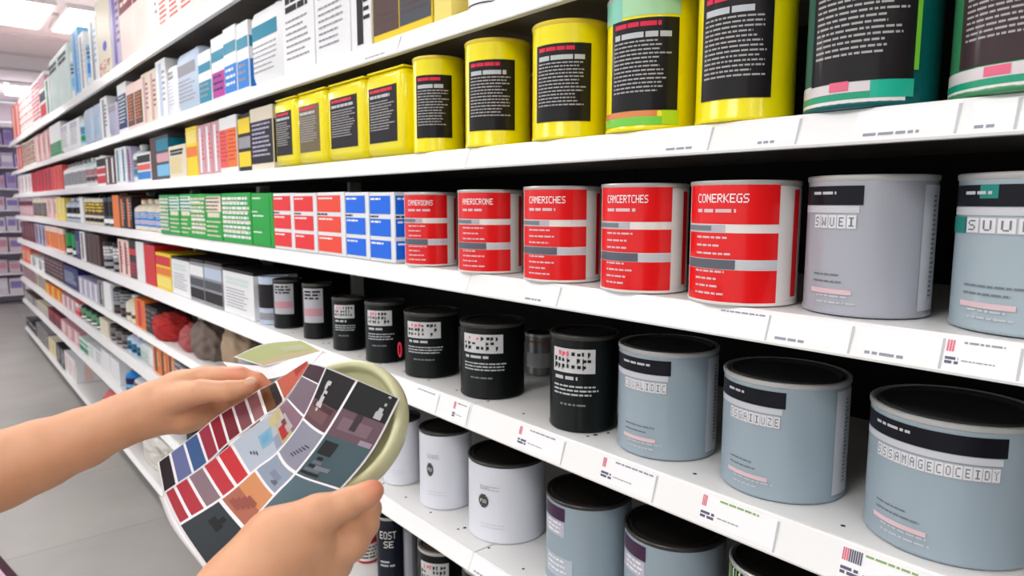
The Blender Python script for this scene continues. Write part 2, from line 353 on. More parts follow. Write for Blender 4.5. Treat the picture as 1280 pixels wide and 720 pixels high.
for i in range(len(EDGES) - 1):
    Xa, Xb = EDGES[i], EDGES[i + 1]; xa, xb = -Xa, -Xb; right = i >= 7
    tp, bt = (TOPR, BOTR) if right else (TOPL, BOTL)
    t = empty('shelving_unit', ((xa + xb) / 2, D + 0.25, 0)); ox, oy = t.location.x, t.location.y
    tag(t, 'tall white steel shelving bay packed with goods, ' + BAYWORD[i], 'shelving unit', 'white shelving bays along the right side')
    def P(mb, name, par, sm=False):
        mb.v = [(a - ox, b2 - oy, c) for a, b2, c in mb.v]; return mb.build(name, par, sm)
    P(MB().box(xa + .002, xb - .002, WALLB, WALLB + 0.03, 0.06, EYE + TOPZ, BACK_DARK), 'back_panel', t)
    for x in (xa + 0.002, xb - 0.022):
        if i < 7: P(MB().box(x, x + 0.02, WALLB - 0.05, WALLB - 0.001, 0.0, EYE + TOPZ, SHELF_WHITE), 'upright', t)
    P(MB().box(xa + .001, xb - .001, D * 1.06, WALLB - 0.06, 0.0, EYE + TOPR[-2] - 0.052, mat((120, 118, 116), 0.5)), 'plinth', t)
    for s in tp:
        zt, zb = tp[s], bt[s]; mb = MB(); y0 = D * 1.02 + 0.004
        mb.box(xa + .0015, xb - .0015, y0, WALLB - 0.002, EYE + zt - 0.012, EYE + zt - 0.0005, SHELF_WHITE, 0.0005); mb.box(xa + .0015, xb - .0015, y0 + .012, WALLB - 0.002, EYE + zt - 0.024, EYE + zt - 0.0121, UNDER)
        if s in (1, 2, 0) and i >= 6:      # punched rows near the front of the decks
            k = 0; x = xa + 0.03
            while x < xb - 0.02:
                for yy, rr in ((D * 1.02 + 0.035, 0.0032), (D * 1.02 + 0.05, 0.0045), (D * 1.02 + 0.075, 0.0032)):
                    if (k % 3) == 0 or yy < D * 1.02 + 0.04:
                        mb.add([(x + yy * 0.3 + rr * math.cos(q * 0.785), yy + rr * math.sin(q * 0.785), EYE + zt - 0.0002) for q in range(8)], [list(range(8))], HOLE)
                x += 0.11; k += 1
        sh = P(mb, 'shelf', t)
        mb = MB(); mb.add(*rail_data(xa + .0008, xb - .0008, zt, zb), RAIL_WHITE); r = P(mb, 'price_rail', sh)
        todo = []
        if s in TAGS:
            for a, c, kind in TAGS[s]:
                X1, X2 = tag_x(s, a), tag_x(s, c)
                if Xb < (X1 + X2) / 2 < Xa: todo.append((max(-X1, xa + .004), min(-X2, xb - .004), kind))
        elif 0: pass
        for (x1, x2, kind) in todo:
            m = Marks(rail_marks(None, zt, zb), step=9, base=0.0007); h = zt - zb; w = x2 - x1; rnd = random.Random(int(x1 * 1000))
            m.rect(x1, x2, zb + h * 0.10, zt - h * 0.10, TAGPAPER)
            m.rect(x2 - 0.0028, x2, zb + h * 0.10, zt - h * 0.12, TAGEDGE, 0.0003)
            if kind >= 1: m.lines(x1 + w * .25, x2 - 0.004, zt - h * .14, 1, .01, h * .05, TAGINK if kind < 3 else TAGGREEN, rnd, 0.0005, .3)
            if kind >= 2:
                for q in range(3 if kind < 4 else 9):
                    m.rect(x1 + 0.002 + q * 0.0026, x1 + 0.0038 + q * 0.0026, zt - h * .42, zt - h * .13, TAGRED if q < 3 else TAGDARK, 0.0005)
                m.lines(x1 + 0.002, x1 + w * .22, zt - h * .55, 2, h * .1, h * .07, TAGDARK, rnd, 0.0005, .1)
                m.lines(x1 + w * .25, x2 - w * .2, zt - h * .6, 1, h * .14, h * .03, TAGINK, rnd, 0.0005, .5)
            if kind == 0: m.lines(x1 + w * .1, x1 + w * .7, zb + h * .28, 1, .01, h * .08, TAGINK, rnd, 0.0005, .4)
            P(m.mb, 'price_tag', r)
    bays.append(t)
def deck(s, X): return (TOPR if X < EDGES[7] else TOPL)[s] + 0.0003

# ------------------------------------------------------------------ the near paint cans
NM = 'paint_can'; BLKRIM = mat((74, 72, 68), .35, metal=.3)
def midv(s, u):               # rough row through the middle of the goods on shelf s
    sl = {5: -.48, 4: -.21, 3: .03, 2: .27, 1: .52, 0: .70, -1: .88, -2: 1.1, 6: -.9}[s]; return 254.2 + sl * (u + 95)
def topz(u, v, y): return at_y(u, v, y)[1]
def near_can(s, uL, uR, vtop, body, lid, label, R=None, y1=1.06, v=None, rim=METAL):
    X, Y, R, az = place(uL, uR, v or midv(s, uL), y1, R)
    z0 = deck(s, X); dist = math.hypot(X, Y); tdist = math.sqrt(dist * dist - R * R)
    r = ray(uL + 2, vtop); zt = r[2] / math.hypot(r[0], r[1]) * tdist
    H = zt - z0
    if s < 4: H = min(H, (BOTR if X < EDGES[7] else BOTL)[s + 1] - z0 - .028)
    t = can(NM, X, Y, z0, R, H, body, lid, view_turn(az), rim); tag(t, label, 'paint can'); return t, R, H
# shelf 3: the red row
for uL, uR, vt, word, lab in [
    (862, 1001, 228, 'CONERKEGS', 'large red and white striped paint can next to the plain grey can'),
    (751, 861, 231, 'CAMCERTCHES', 'red and white striped paint can, second from the plain grey can'),
    (654, 752, 234, 'CAMERICHES', 'red and white striped paint can, third from the plain grey can'),
    (572, 654, 238, 'AMERICRONE', 'red and white striped paint can, fourth from the plain grey can'),
    (505, 572, 241, 'CAMERIONS', 'red and white striped paint can beside the two blue banded cartons')]:
    t, R, H = near_can(3, uL, uR, vt, LABELWHITE, METAL, lab, y1=1.003); label_red(t, R, H, word, seed=uL)
t, R, H = near_can(3, 1007, 1172, 222, mat((168, 170, 180), 0.32, coat=0.5, name='silver_grey_enamel'), GREYLID, 'plain silver grey paint can right of the red striped row', y1=1.045)
label_grey(t, R, H, 'SWUEI', 5, -0.10)
t, R, H = near_can(3, 1192, 0, 219, mat((160, 176, 184), 0.4, coat=0.35), GREYLID, 'pale blue grey paint can with teal squares at the right picture edge', R=0.082, y1=1.045)
label_grey(t, R, H, 'SUUREX', 6, 0.5, teal=True, strip=False)
t, R, H = near_can(3, 497, 0, 241, LABELWHITE, METAL, 'red striped paint can half hidden behind another beside the blue cans', R=0.055, y1=1.0 + 0.13 / D); label_red(t, R, H, 'CAMERIO', seed=3)
BLUE = mat((8, 108, 236), 0.32, coat=0.35); ORRED = mat((246, 74, 52), 0.32, coat=0.35); LRED = mat((240, 48, 54), 0.32, coat=0.35)
# shelf 2: grey and black row
for uL, uR, vt, word, full, lab in [(772, 898, 427, 'COXALIDIC', 0.06, 'blue grey paint can beside the row of black cans on the fifth shelf'),
    (902, 1063, 457, 'SSGAIIUZE', 0.02, 'blue grey paint can in the middle of three on the fifth shelf')]:
    t, R, H = near_can(2, uL, uR, vt, BLUEGREY, GREYLID, lab, y1=1.05); label_grey(t, R, H, word, uL, full)
t, R, H = near_can(2, 1082, 0, 492, BLUEGREY, GREYLID, 'large blue grey paint can at the lower right corner', R=0.092, y1=1.045, v=580)
label_grey(t, R, H, 'SSSAMAGECOCEIDY', 9, 0.58, strip=False)
for uL, uR, vt, lab, y1 in [(687, 773, 413, 'black paint can touching the first blue grey can on the fifth shelf', 1.045), (575, 656, 400, 'black paint can left of the gap with a small silver can', 1.045),
    (505, 574, 388, 'black paint can with a red tag hanging at its left', 1.045), (456, 507, 376, 'black paint can left of the red hanging tag', 1.045), (415, 457, 371, 'black paint can standing between two other black cans above the green lid', 1.045)]:
    t, R, H = near_can(2, uL, uR, vt, BLACKCAN, DARKLID, lab, y1=y1, rim=BLKRIM); label_black(t, R, H, uL)
t, R, H = near_can(2, 656, 694, 415, mat((150, 150, 152), 0.35, metal=0.6), DARKLID, 'small silver can set back in the gap between black cans', y1=1.32)
m = Marks(cyl(R * .985)); m.rect(-R, R, H * .2, H * .55, SMALLGREY); m.build('label', t); m = Marks(cyl(R * .985)); m.rect(-R, R, H * .8, H * .84, mat((170, 110, 60), .5)); m.build('band', t)
for uL, uR, vt, lab in [(378, 416, 354, 'black tin with silver and pink label, right of a similar tin'), (341, 379, 349, 'black tin with silver and pink label beside the white tins')]:
    t, R, H = near_can(2, uL, uR, vt, BLACKCAN, DARKLID, lab, y1=1.05, rim=BLKRIM); m = Marks(cyl(R * .985))
    m.rect(-1.1 * R, .35 * R, H * .3, H * .92, SILVER); m.rect(-1.0 * R, .3 * R, H * .42, H * .56, mat((206, 150, 160), .5), .0005); m.lines(-.95 * R, .2 * R, H * .88, 3, H * .06, H * .035, INK, random.Random(uL), .0006, .1); m.build('label', t)
tg = tag(MB().add(*lathe([(0.002, 0), (0.003, 0.001), (0.003, 0.028), (0.002, 0.03)], 12), mat((222, 40, 70), .4)).build('hanging_tag'), 'small red looped tag between two black paint cans', 'tag')
# the loop is a flattened ring
bm = bmesh.new(); n = 28; rr = 0.0022
pts = [(0.007 * math.cos(q * 2 * math.pi / n), 0, 0.017 * math.sin(q * 2 * math.pi / n)) for q in range(n)]
vs = []; fs = []
for q in range(n):
    p = Vector(pts[q]); o = Vector((math.cos(q * 2 * math.pi / n), 0, math.sin(q * 2 * math.pi / n)))
    for w in range(6): vs.append(p + (o * math.cos(w * math.pi / 3) + Vector((0, 1, 0)) * math.sin(w * math.pi / 3)) * rr)
for q in range(n):
    for w in range(6): fs.append((q * 6 + w, ((q + 1) % n) * 6 + w, ((q + 1) % n) * 6 + (w + 1) % 6, q * 6 + (w + 1) % 6))
old = tg.data; me = bpy.data.meshes.new('hanging_tag'); me.from_pydata([tuple(v) for v in vs], [], fs); me.materials.append(mat((222, 40, 70), .4)); tg.data = me; bm.free()
Xt, zt_ = at_y(500, 437, D * 1.065); tg.location = (-Xt, D * 1.065, zt_ + EYE)
# shelf 1
WCAN = mat((226, 228, 236), 0.35, coat=0.3, name='white_enamel')
for uL, uR, vt, lab in [(585, 683, 565, 'large white paint can with a small dark oval mark'), (524, 590, 533, 'white paint can left of the larger white can'), (478, 526, 520, 'white paint can partly hidden behind the green lid')]:
    t, R, H = near_can(1, uL, uR, vt, WCAN, DARKLID, lab, y1=1.07, rim=mat((70, 68, 66), .35, metal=.5)); label_white(t, R, H, uL)
for uL, uR, vt, lab in [(682, 790, 610, 'blue grey paint can with a plum square beside the white cans'), (779, 908, 650, 'blue grey paint can with a plum square, nearest on the sixth shelf')]:
    t, R, H = near_can(1, uL, uR, vt, BLUEGREY, DARKLID, lab, y1=1.07, rim=mat((70, 68, 66), .35, metal=.5)); rnd = random.Random(uL)
    m = Marks(cyl(R * .985)); m.rect(-1.3 * R, -0.55 * R, H * .78, H * .93, PLUM); m.rect(-1.3 * R, -0.57 * R, H * .60, H * .765, mat((196, 192, 208), .4)); m.lines(-1.1 * R, -0.6 * R, H * .75, 3, H * .05, H * .02, WHITE, rnd, .0006, .2)
    m.build('label', t); m = Marks(cyl(R * .985)); m.rect(-1.2 * R, -.35 * R, H * .12, H * .36, mat((186, 194, 206), .4)); m.lines(-1.1 * R, -.4 * R, H * .33, 3, H * .06, H * .02, WHITE, rnd, .0006, .3); m.build('lower_label', t)
    m = Marks(cyl(R * .985), base=.001); m.rect(.92 * R, 1.3 * R, .009, H - .012, mat((150, 152, 158), .45)); m.build('side_strip', t)
t, R, H = near_can(1, 908, 0, 690, BLACKCAN, DARKLID, 'dark paint can with green and white ringed rim at the bottom edge', R=0.07, y1=1.07)
m = Marks(cyl(R * .985), base=.0008)
for k in range(26):
    a = (-1.4 + k * 0.11) * R; m.rect(a, a + .05 * R, H * .8, H * .95, (mat((120, 190, 70), .4), LABELWHITE)[k % 2], 0, H * .02)
m.rect(-1.4 * R, 1.4 * R, H * .73, H * .78, LABELWHITE); m.build('label', t)
# shelf 0
t, R, H = near_can(0, 470, 505, 642, mat((26, 30, 44), .35, coat=.3), DARKLID, 'dark navy paint can with white lettering below the right thumb', y1=1.07); rnd = random.Random(2)
m = Marks(cyl(R * .985)); m.text(-.8 * R, H * .72, H * .10, 'EOST', LABELWHITE, .0006, w=1.2 * R); m.text(-.5 * R, H * .60, H * .09, 'SE', LABELWHITE, .0006, w=.7 * R); m.lines(-.8 * R, .3 * R, H * .42, 2, H * .05, H * .025, SMALLGREY, rnd, .0006, .3); m.build('label', t)
t, R, H = near_can(0, 504, 522, 655, mat((120, 122, 130), .4), DARKLID, 'narrow grey can between the navy can and a black can', y1=1.13)
m = Marks(cyl(R * .985)); m.rect(-.9 * R, .2 * R, H * .1, H * .92, mat((150, 152, 160), .4)); m.build('label', t)
t, R, H = near_can(0, 522, 580, 680, BLACKCAN, mat((120, 108, 92), .4, metal=.4), 'black paint can with pink and white label under the sixth shelf', y1=1.07); label_black(t, R, H, 12)
t, R, H = near_can(0, 577, 650, 702, BLACKCAN, DARKLID, 'black paint can whose lid only peeks above the bottom edge', y1=1.07); label_black(t, R, H, 13)
t, R, H = near_can(0, 444, 472, 640, mat((196, 30, 44), .4), METAL, 'red can half hidden behind the right hand', y1=1.1)
m = Marks(cyl(R * .985)); m.rect(-1.2 * R, 1.2 * R, H * .05, H * .4, LABELWHITE); m.lines(-R, R, H * .35, 4, H * .07, H * .03, INK, random.Random(1), .0006, .2); m.build('label', t)
# shelf 4: yellow row
ylab = [(665, 763, 36, 'large yellow can with black label left of the mint topped can'), (581, 664, 56, 'yellow can with black label, second left of the mint topped can'), (516, 581, 75, 'yellow can with black label, third left of the mint topped can')]
for k, (uL, uR, vt, lab) in enumerate(ylab):
    t, R, H = near_can(4, uL, uR, vt, YELLOW, YELLOW, lab, y1=1.01, rim=mat((236, 210, 60), .3, coat=.3)); label_yellow(t, R, H, uL, dark=(92, 84, 60) if k == 5 else (22, 19, 21), edge=.5)
def fr_mint(m, R, H):
    m.rect(-1.45 * R, .55 * R, H * .82, H * .985, mat((176, 226, 176), .3, coat=.4)); m.rect(-1.45 * R, -.7 * R, H * .80, H * .985, mat((140, 214, 190), .3, coat=.4), .0002)
    m.rect(-1.45 * R, .2 * R, H * .04, H * .10, mat((120, 214, 70), .3, coat=.4)); m.rect(-1.45 * R, .1 * R, H * .10, H * .145, mat((232, 142, 80), .3, coat=.4)); m.rect(.2 * R, .55 * R, H * .04, H * .15, mat((190, 230, 40), .3, coat=.4))
t, R, H = near_can(4, 758, 876, 5, YELLOW, YELLOW, 'tall can with mint green top and orange base stripe in the yellow row', y1=1.01, v=90); label_yellow(t, R, H, 3, dark=(18, 18, 21), edge=.52, z=(.145, .80), fringe=fr_mint)
t, R, H = near_can(4, 870, 0, -18, YELLOW, YELLOW, 'largest yellow can, right of the mint topped can', R=0.066, y1=1.01, v=90); label_yellow(t, R, H, 4, edge=.5, z=(.15, .86))
DTEAL = mat((8, 92, 92), .3, coat=.5, name='teal_enamel')
def fr_teal(m, R, H):
    m.rect(-1.45 * R, .45 * R, H * .09, H * .16, mat((226, 218, 220), .3, coat=.4)); m.rect(-.6 * R, -.3 * R, H * .10, H * .155, mat((238, 110, 140), .4), .0006)
    m.rect(-1.45 * R, .55 * R, H * .05, H * .088, mat((20, 160, 120), .3, coat=.4), .0003); m.rect(.0 * R, .62 * R, H * .05, H * .15, mat((20, 180, 150), .3, coat=.4), .0004); m.rect(.60 * R, .68 * R, H * .2, H * .9, mat((130, 210, 60), .4), .0006); m.rect(-1.45 * R, .5 * R, .003, H * .05, LABELWHITE)
t, R, H = near_can(4, 1006, 1178, -55, DTEAL, DARKLID, 'large teal can with black label and white base band', y1=1.005, v=90); label_yellow(t, R, H, 5, edge=.6, z=(.15, .9), fringe=fr_teal)
t, R, H = near_can(4, 1186, 0, -75, mat((60, 140, 90), .3, coat=.5), DARKLID, 'green and white can with black label at the upper right corner', R=0.082, y1=1.005, v=90); label_yellow(t, R, H, 6, dark=(60, 44, 48), edge=.8, z=(.17, .9), fringe=fr_teal)
# small red knob behind the yellow cans
X, Y, R, az = place(655, 668, 45, 1.35)
t = can('spray_can', X, Y, deck(4, X), R * 1.6, 0.19, mat((190, 40, 40), .4), mat((226, 60, 50), .4)); tag(t, 'red capped can set back in the dark behind the yellow cans', 'can')

# ------------------------------------------------------------------ goods along the rows
def col(c, r=0.5, coat=0.04): return mat(c, r, coat=coat)
def carton(w, dep, h, body, acc, style, t, rnd):
    MB().box(-w / 2, w / 2, 0, dep, 0, h, body, min(0.0022, w * .06)).build('carton', t)
    for surf, lo, hi in ((front(0), -w / 2 + .003, w / 2 - .003), (side(w / 2), .003, dep - .004)):
        m = Marks(surf, step=9, base=.0007); L = hi - lo
        a1, a2, a3 = acc
        if style == 0: m.rect(lo, hi, h * .62, h * .9, a1); m.lines(lo + L * .1, hi - L * .1, h * .86, 2, h * .1, h * .05, a2, rnd, .0006, .2); m.lines(lo + L * .1, hi - L * .1, h * .5, 5, h * .07, h * .025, a3, rnd, .0002, .3)
        elif style == 1: m.rect(lo, hi, h * .05, h * .45, a1); m.rect(lo, hi, h * .62, h * .78, a2); m.lines(lo + L * .1, hi - L * .1, h * .4, 3, h * .1, h * .04, a3, rnd, .0006, .3)
        elif style == 2: m.rect(lo + L * .3, lo + L * .62, h * .06, h * .94, a1); m.lines(lo + L * .65, hi, h * .8, 6, h * .09, h * .04, a2, rnd, .0002, .3)
        elif style == 3: m.lines(lo + L * .1, hi - L * .1, h * .88, 2, h * .1, h * .07, a1, rnd, .0003, .1, dens=2); m.lines(lo + L * .1, hi - L * .1, h * .62, 7, h * .07, h * .022, a2, rnd, .0003, .3)
        elif style == 4:
            m.rect(lo, hi, h * .08, h * .34, a1); m.rect(lo, hi, h * .40, h * .60, a2); m.rect(lo, hi, h * .66, h * .92, a3)
        elif style == 5: m.lines(lo, hi, h * .92, 9, h * .095, h * .055, a1, rnd, .0003, .1); m.lines(lo, hi, h * .84, 4, h * .19, h * .04, a2, rnd, .0005, .4)
        elif style == 6: m.rect(lo, hi, h * .10, h * .78, a1); m.lines(lo + L * .08, hi - L * .08, h * .74, 8, h * .07, h * .03, a2, rnd, .0004, .3)
        elif style in (8, 9):
            if style == 9:
                m.rect(lo, hi, h * .62, h * .95, a2); m.lines(lo, hi, h * .93, 4, h * .08, h * .04, col((40, 120, 70)), rnd, .0003, .2); m.rect(lo + L * .1, hi - L * .1, h * .5, h * .6, a1 if a3 is not a2 else a2, .0003); m.lines(lo, hi, h * .42, 4, h * .1, h * .035, a1, rnd, .0003, .4)
            else:
                for za, zb in ((.69, .95), (.37, .62), (.05, .31)): m.rect(lo, hi - L * .12, h * za, h * zb, a1, .0003); m.lines(lo + L * .05, lo + L * .6, h * (zb - .03), 1, 1, h * .028, WHITE, rnd, .0006, .3)
                m.lines(lo, lo + L * .4, h * .665, 1, 1, h * .025, a2, rnd, .0006, .3)
        elif style == 7: pass
        if style != 7: m.build('printed_panel', t)
def jug(w, dep, h, body, acc, style, t, rnd):     # rectangular container with rounded shoulders and screw cap
    mb = MB(); b = min(w, dep) * .2; mb.box(-w / 2, w / 2, 0, dep, 0, h * .93, body, b); set_auto(mb.build('container', t), 40)
    r = min(w, dep) * .22; vs, fs = lathe([(r, h * .925), (r, h * .935), (r * 1.1, h * .94), (r * 1.1, h * .995), (r * .9, h)], 18); set_auto(new('cap', [(a, b2 + dep / 2, c) for a, b2, c in vs], fs, acc[2], parent=t))
    for surf, lo, hi in ((front(0), -w / 2 + b, w / 2 - b), (side(w / 2), b, dep - b)):
        m = Marks(surf, step=9, base=.0007); L = hi - lo
        if style == 0: m.rect(lo, hi, h * .55, h * .72, acc[0]); m.lines(lo, hi, h * .48, 6, h * .06, h * .02, acc[1], rnd, 0, .3)
        elif style == 1: m.rect(lo, hi, h * .10, h * .42, acc[0]); m.rect(lo, hi, h * .58, h * .75, acc[1])
        else: m.lines(lo, hi, h * .8, 2, h * .08, h * .06, acc[0], rnd, 0, .1, dens=2); m.lines(lo, hi, h * .62, 7, h * .065, h * .022, acc[1], rnd, 0, .3)
        m.build('label', t)
def bottle(w, dep, h, body, acc, style, t, rnd):
    r = w / 2 * .97
    vs, fs = lathe([(r * .9, 0), (r, .004), (r, h * .66), (r * .93, h * .74), (r * .6, h * .82), (r * .34, h * .86), (r * .34, h * .89)], 22); set_auto(new('bottle_body', [(a, b + r, c) for a, b, c in vs], fs, body, parent=t), 50)
    vs, fs = lathe([(r * .42, h * .88), (r * .42, h * .985), (r * .34, h)], 18); set_auto(new('cap', [(a, b + r, c) for a, b, c in vs], fs, acc[2], parent=t))
    f = cyl(r); m = Marks(lambda a, z, o: (f(a, z, o)[0], f(a, z, o)[1] + r, z)); m.rect(-1.2 * r, 1.9 * r, h * .14, h * .6, acc[0]); m.rect(-1.0 * r, 1.6 * r, h * .2, h * .34, acc[1], .0005); m.lines(-r, 1.5 * r, h * .56, 3, h * .06, h * .03, acc[2] if acc[2] is not CAP else INK, rnd, .0006, .3); m.build('label', t)
def roundtin(w, dep, h, body, acc, style, t, rnd):
    r = w / 2 * .97
    vs, fs = lathe([(r * .95, 0), (r, .003), (r, h - .004), (r * .96, h), (r * .9, h), (r * .88, h - .004), (r * .2, h - .004)], 24); set_auto(new('tin_body', [(a, b + r, c) for a, b, c in vs], fs, body, parent=t), 40)
    f = cyl(r); m = Marks(lambda a, z, o: (f(a, z, o)[0], f(a, z, o)[1] + r, z)); m.rect(-1.2 * r, 1.9 * r, h * .35, h * .85, acc[0]); m.lines(-r, 1.7 * r, h * .8, 3, h * .12, h * .06, acc[1], rnd, .0006, .3); m.rect(-1.2 * r, 1.9 * r, h * .1, h * .25, acc[2]); m.build('label', t)
def lidded(w, dep, h, body, acc, style, t, rnd):
    carton(w, dep, h * .93, body, acc, style, t, rnd)
    MB().box(-w / 2 + .002, w / 2 - .002, .002, dep - .002, h * .93 + .0003, h, DARKLID, .002).build('lid', t)
def flattin(w, dep, h, body, acc, style, t, rnd):     # upright rectangular tin, rounded edges, printed label on its front
    dep = max(dep, w * .8); set_auto(MB().box(-w / 2, w / 2, 0, dep, 0, h - .004, YELLOW, min(w, dep) * .12).build('tin_body', t), 50)
    MB().box(-w / 2 + .006, w / 2 - .006, .006, dep - .006, h - .0041, h, YELLOW, .0015).build('lid', t)
    m = Marks(front(0), step=9, base=.0008); lo, hi = -w * .36, w * .36; m.rect(lo, hi, h * .16, h * .80, acc[0])
    m.lines(lo + w * .04, hi - w * .1, h * .775, 1, 1, h * .035, mat((226, 30, 70), .4), rnd, .0006, .1, dens=2.5); m.lines(lo + w * .04, hi - w * .06, h * .71, 1, 1, h * .035, SMALLGREY, rnd, .0006, .2, dens=2)
    m.lines(lo + w * .04, hi - w * .04, h * .64, 11, h * .032, h * .013, mat((176, 172, 172), 0.5), rnd, .0006, .3); m.build('label', t)
KIND = {'f': (flattin, 'square_tin'), 'q': (lidded, 'square_tin'), 'c': (carton, 'carton'), 'j': (jug, 'plastic_container'), 'b': (bottle, 'bottle'), 't': (roundtin, 'tin')}
CATW = {'f': 'tin', 'q': 'tin', 'c': 'carton', 'j': 'container', 'b': 'bottle', 't': 'tin'}
P_ = {'w': (240, 241, 243), 'k': (34, 32, 36), 'r': (214, 34, 44), 'g': (16, 150, 80), 'b': (30, 130, 214), 'n': (40, 44, 104), 'y': (244, 212, 30), 'o': (236, 124, 40), 't': (0, 134, 164), 'm': (182, 46, 150), 'p': (214, 160, 170),
      'c': (228, 218, 196), 'e': (150, 150, 156), 's': (190, 204, 224), 'l': (186, 180, 208), 'v': (108, 84, 176), 'd': (84, 60, 56), 'a': (216, 232, 228), 'i': (246, 214, 206), 'h': (120, 190, 230), 'f': (248, 226, 120), 'u': (120, 40, 60), 'x': (232, 96, 86), 'G': (6, 164, 58), 'R': (238, 44, 50), 'O': (246, 74, 52), 'B': (8, 108, 236), 'D': (112, 98, 66), 'z': (70, 76, 84)}
def C(ch): return CAP if ch == 'W' else col(P_[ch])
def goods(s, rows, y1=1.035, dep=0.16, seed=0):
    """rows run from the far end to the near end: (left edge u, top v at that edge, kind, colours body+3 accents, style, count, phrase)"""
    rnd = random.Random(seed + s * 17)
    for i in range(len(rows) - 1):
        u, vt, kind, cc, style, n, phrase = rows[i]
        if kind is None: continue
        u2 = rows[i + 1][0]; y = D * y1
        XA, XB = at_y(u, midv(s, u), y)[0], at_y(u2, midv(s, u2), y)[0]
        zt = at_y(u, vt, y)[1]; w = (XA - XB) / n
        for k in range(n):
            X = XA - w * (k + .5); z0 = deck(s, X); h = zt - z0
            if s < 6: h = min(h, (BOTR if X < EDGES[7] else BOTL)[s + 1] - z0 - .02)
            h = max(h, .10)
            if n > 1: h *= 1 - rnd.uniform(0, .04)
            t = empty(KIND[kind][1], (-X, y + rnd.uniform(0, .004), z0 + EYE + .0005))
            ww = w * .965; d2 = dep if kind in 'cqf' else min(dep, max(ww, .05))
            if kind in 'bt': ww = min(ww, .12)
            KIND[kind][0](ww, d2, h, C(cc[0]), tuple(C(c) for c in cc[1:4]), style, t, rnd)
            if n > 1: tag(t, phrase, CATW[kind], 'row of ' + phrase)
            else: tag(t, phrase, CATW[kind])
E = (None,) * 6
goods(6, [
 (15, 133, 'c', 'xior', 2, 2, 'pinkish orange packet at the far end of the top shelf'),
 (24, 122, 'c', 'iwre', 5, 5, 'pale pink packet with dark specks on the far top shelf'),
 (40, 104, 'c', 'wrpk', 5, 2, 'white packet with red dots on the far top shelf'),
 (49, 93, 'c', 'wrkp', 4, 1, 'white carton with red block left of the pale jugs, top shelf'),
 (56, 100, 'c', 'wgwr', 2, 1, 'white carton with thin green line beside the pale jugs, top shelf'),
 (62, 64, 'j', 'akaW', 2, 2, 'large pale white jug on the far top shelf'),
 (85, 46, 'b', 'wshW', 0, 1, 'slim white bottle left of the blue striped carton'),
 (91, 37, 'c', 'hbsw', 2, 1, 'tall light blue striped carton on the top shelf'),
 (99, 42, 'c', 'wesw', 2, 1, 'white carton between the light blue striped cartons'),
 (105, 20, 'b', 'ahbk', 0, 1, 'pale blue bottle with dark cap on the top shelf'),
 (112, 25, 'c', 'wehb', 2, 1, 'narrow white carton left of the blue disc box'),
 (121, 2, 'c', 'ciii', 7, 1, 'cream box with a blue disc and red pattern, top shelf'),
 (137, -12, 'c', 'lvuw', 2, 1, 'lavender and purple carton on the top shelf'),
 (149, -22, 'c', 'iuii', 0, 2, 'white pink carton with dark red band on the top shelf'),
 (185, -55, 'c', 'waew', 2, 1, 'plain white carton left of the red topped cartons'),
 (195, -40, 'c', 'irir', 0, 3, 'cream carton with red upper band on the top shelf'),
 (238, -80, 'c', 'iwpe', 3, 3, 'pale pink white carton on the top shelf cut by the frame'),
 (292,) + E])
# disc and red pattern on the cream box
goods(5, [
 (21, 184, 'c', 'rirk', 2, 2, 'thin red packet at the far end of the second shelf'),
 (27, 178, 'c', 'cdre', 5, 4, 'beige packet on the far second shelf'),
 (44, 168, 'c', 'pcrd', 2, 3, 'pinkish beige packet on the far second shelf'),
 (62, 152, 'c', 'wgwe', 1, 1, 'white carton with bright green block on the second shelf'),
 (76, 152, 'j', 'wleW', 2, 2, 'white container next to the green block carton'),
 (97, 142, 'b', 'ahgW', 0, 1, 'pale bottle with teal tint on the second shelf'),
 (104, 124, 'j', 'sshW', 2, 2, 'pale blue container on the second shelf'),
 (126, 123, 'c', 'weks', 2, 1, 'white and grey upright carton between pale blue containers'),
 (134, 126, 'j', 'lesW', 2, 1, 'lavender container left of the navy backed carton'),
 (147, 103, 'c', 'wnae', 6, 1, 'white carton with navy panel on the second shelf'),
 (158, 105, 'c', 'idoe', 6, 2, 'beige and brown patterned carton on the second shelf'),
 (177, 93, 'c', 'cpue', 2, 2, 'cream carton with plum stripe on the second shelf'),
 (195, 77, 'c', 'wsea', 2, 1, 'tall white carton right of the cream cartons'),
 (207, 78, 'j', 'wesW', 2, 1, 'white container left of the wide white one, second shelf'),
 (219, 61, 'j', 'seeW', 0, 1, 'wide white container with a thin grey line'),
 (247, 68, 'c', 'wtte', 1, 1, 'white carton with two teal blocks'),
 (263, 49, 'c', 'wmtn', 1, 1, 'white carton with magenta and teal blocks'),
 (279, 37, 'c', 'wbtw', 1, 1, 'white carton with bright blue block, beside the magenta one'),
 (295, 31, 'c', 'wbte', 1, 1, 'short white carton with bright blue block, beside the tall white jug'),
 (310, 9, 'j', 'wteW', 0, 1, 'tall white jug with a small teal square'),
 (352, -12, 'c', 'wkee', 3, 1, 'tall white tin with black heading, left one of two'),
 (392, -30, 'c', 'wkez', 3, 1, 'tall white tin with black heading, right one of two'),
 (437, -50, 'c', 'wkkw', 2, 1, 'narrow white carton with black speckled strip'),
 (463, -60, 'c', 'yddp', 6, 1, 'yellow carton with brown pictured label on the second shelf'),
 (497, -75, 'c', 'yzdp', 6, 1, 'yellow orange carton with dark label on the second shelf'),
 (540, -90, 'c', 'fffw', 7, 1, 'pale yellow carton beside the white tub on the second shelf'),
 (563,) + E], seed=4)
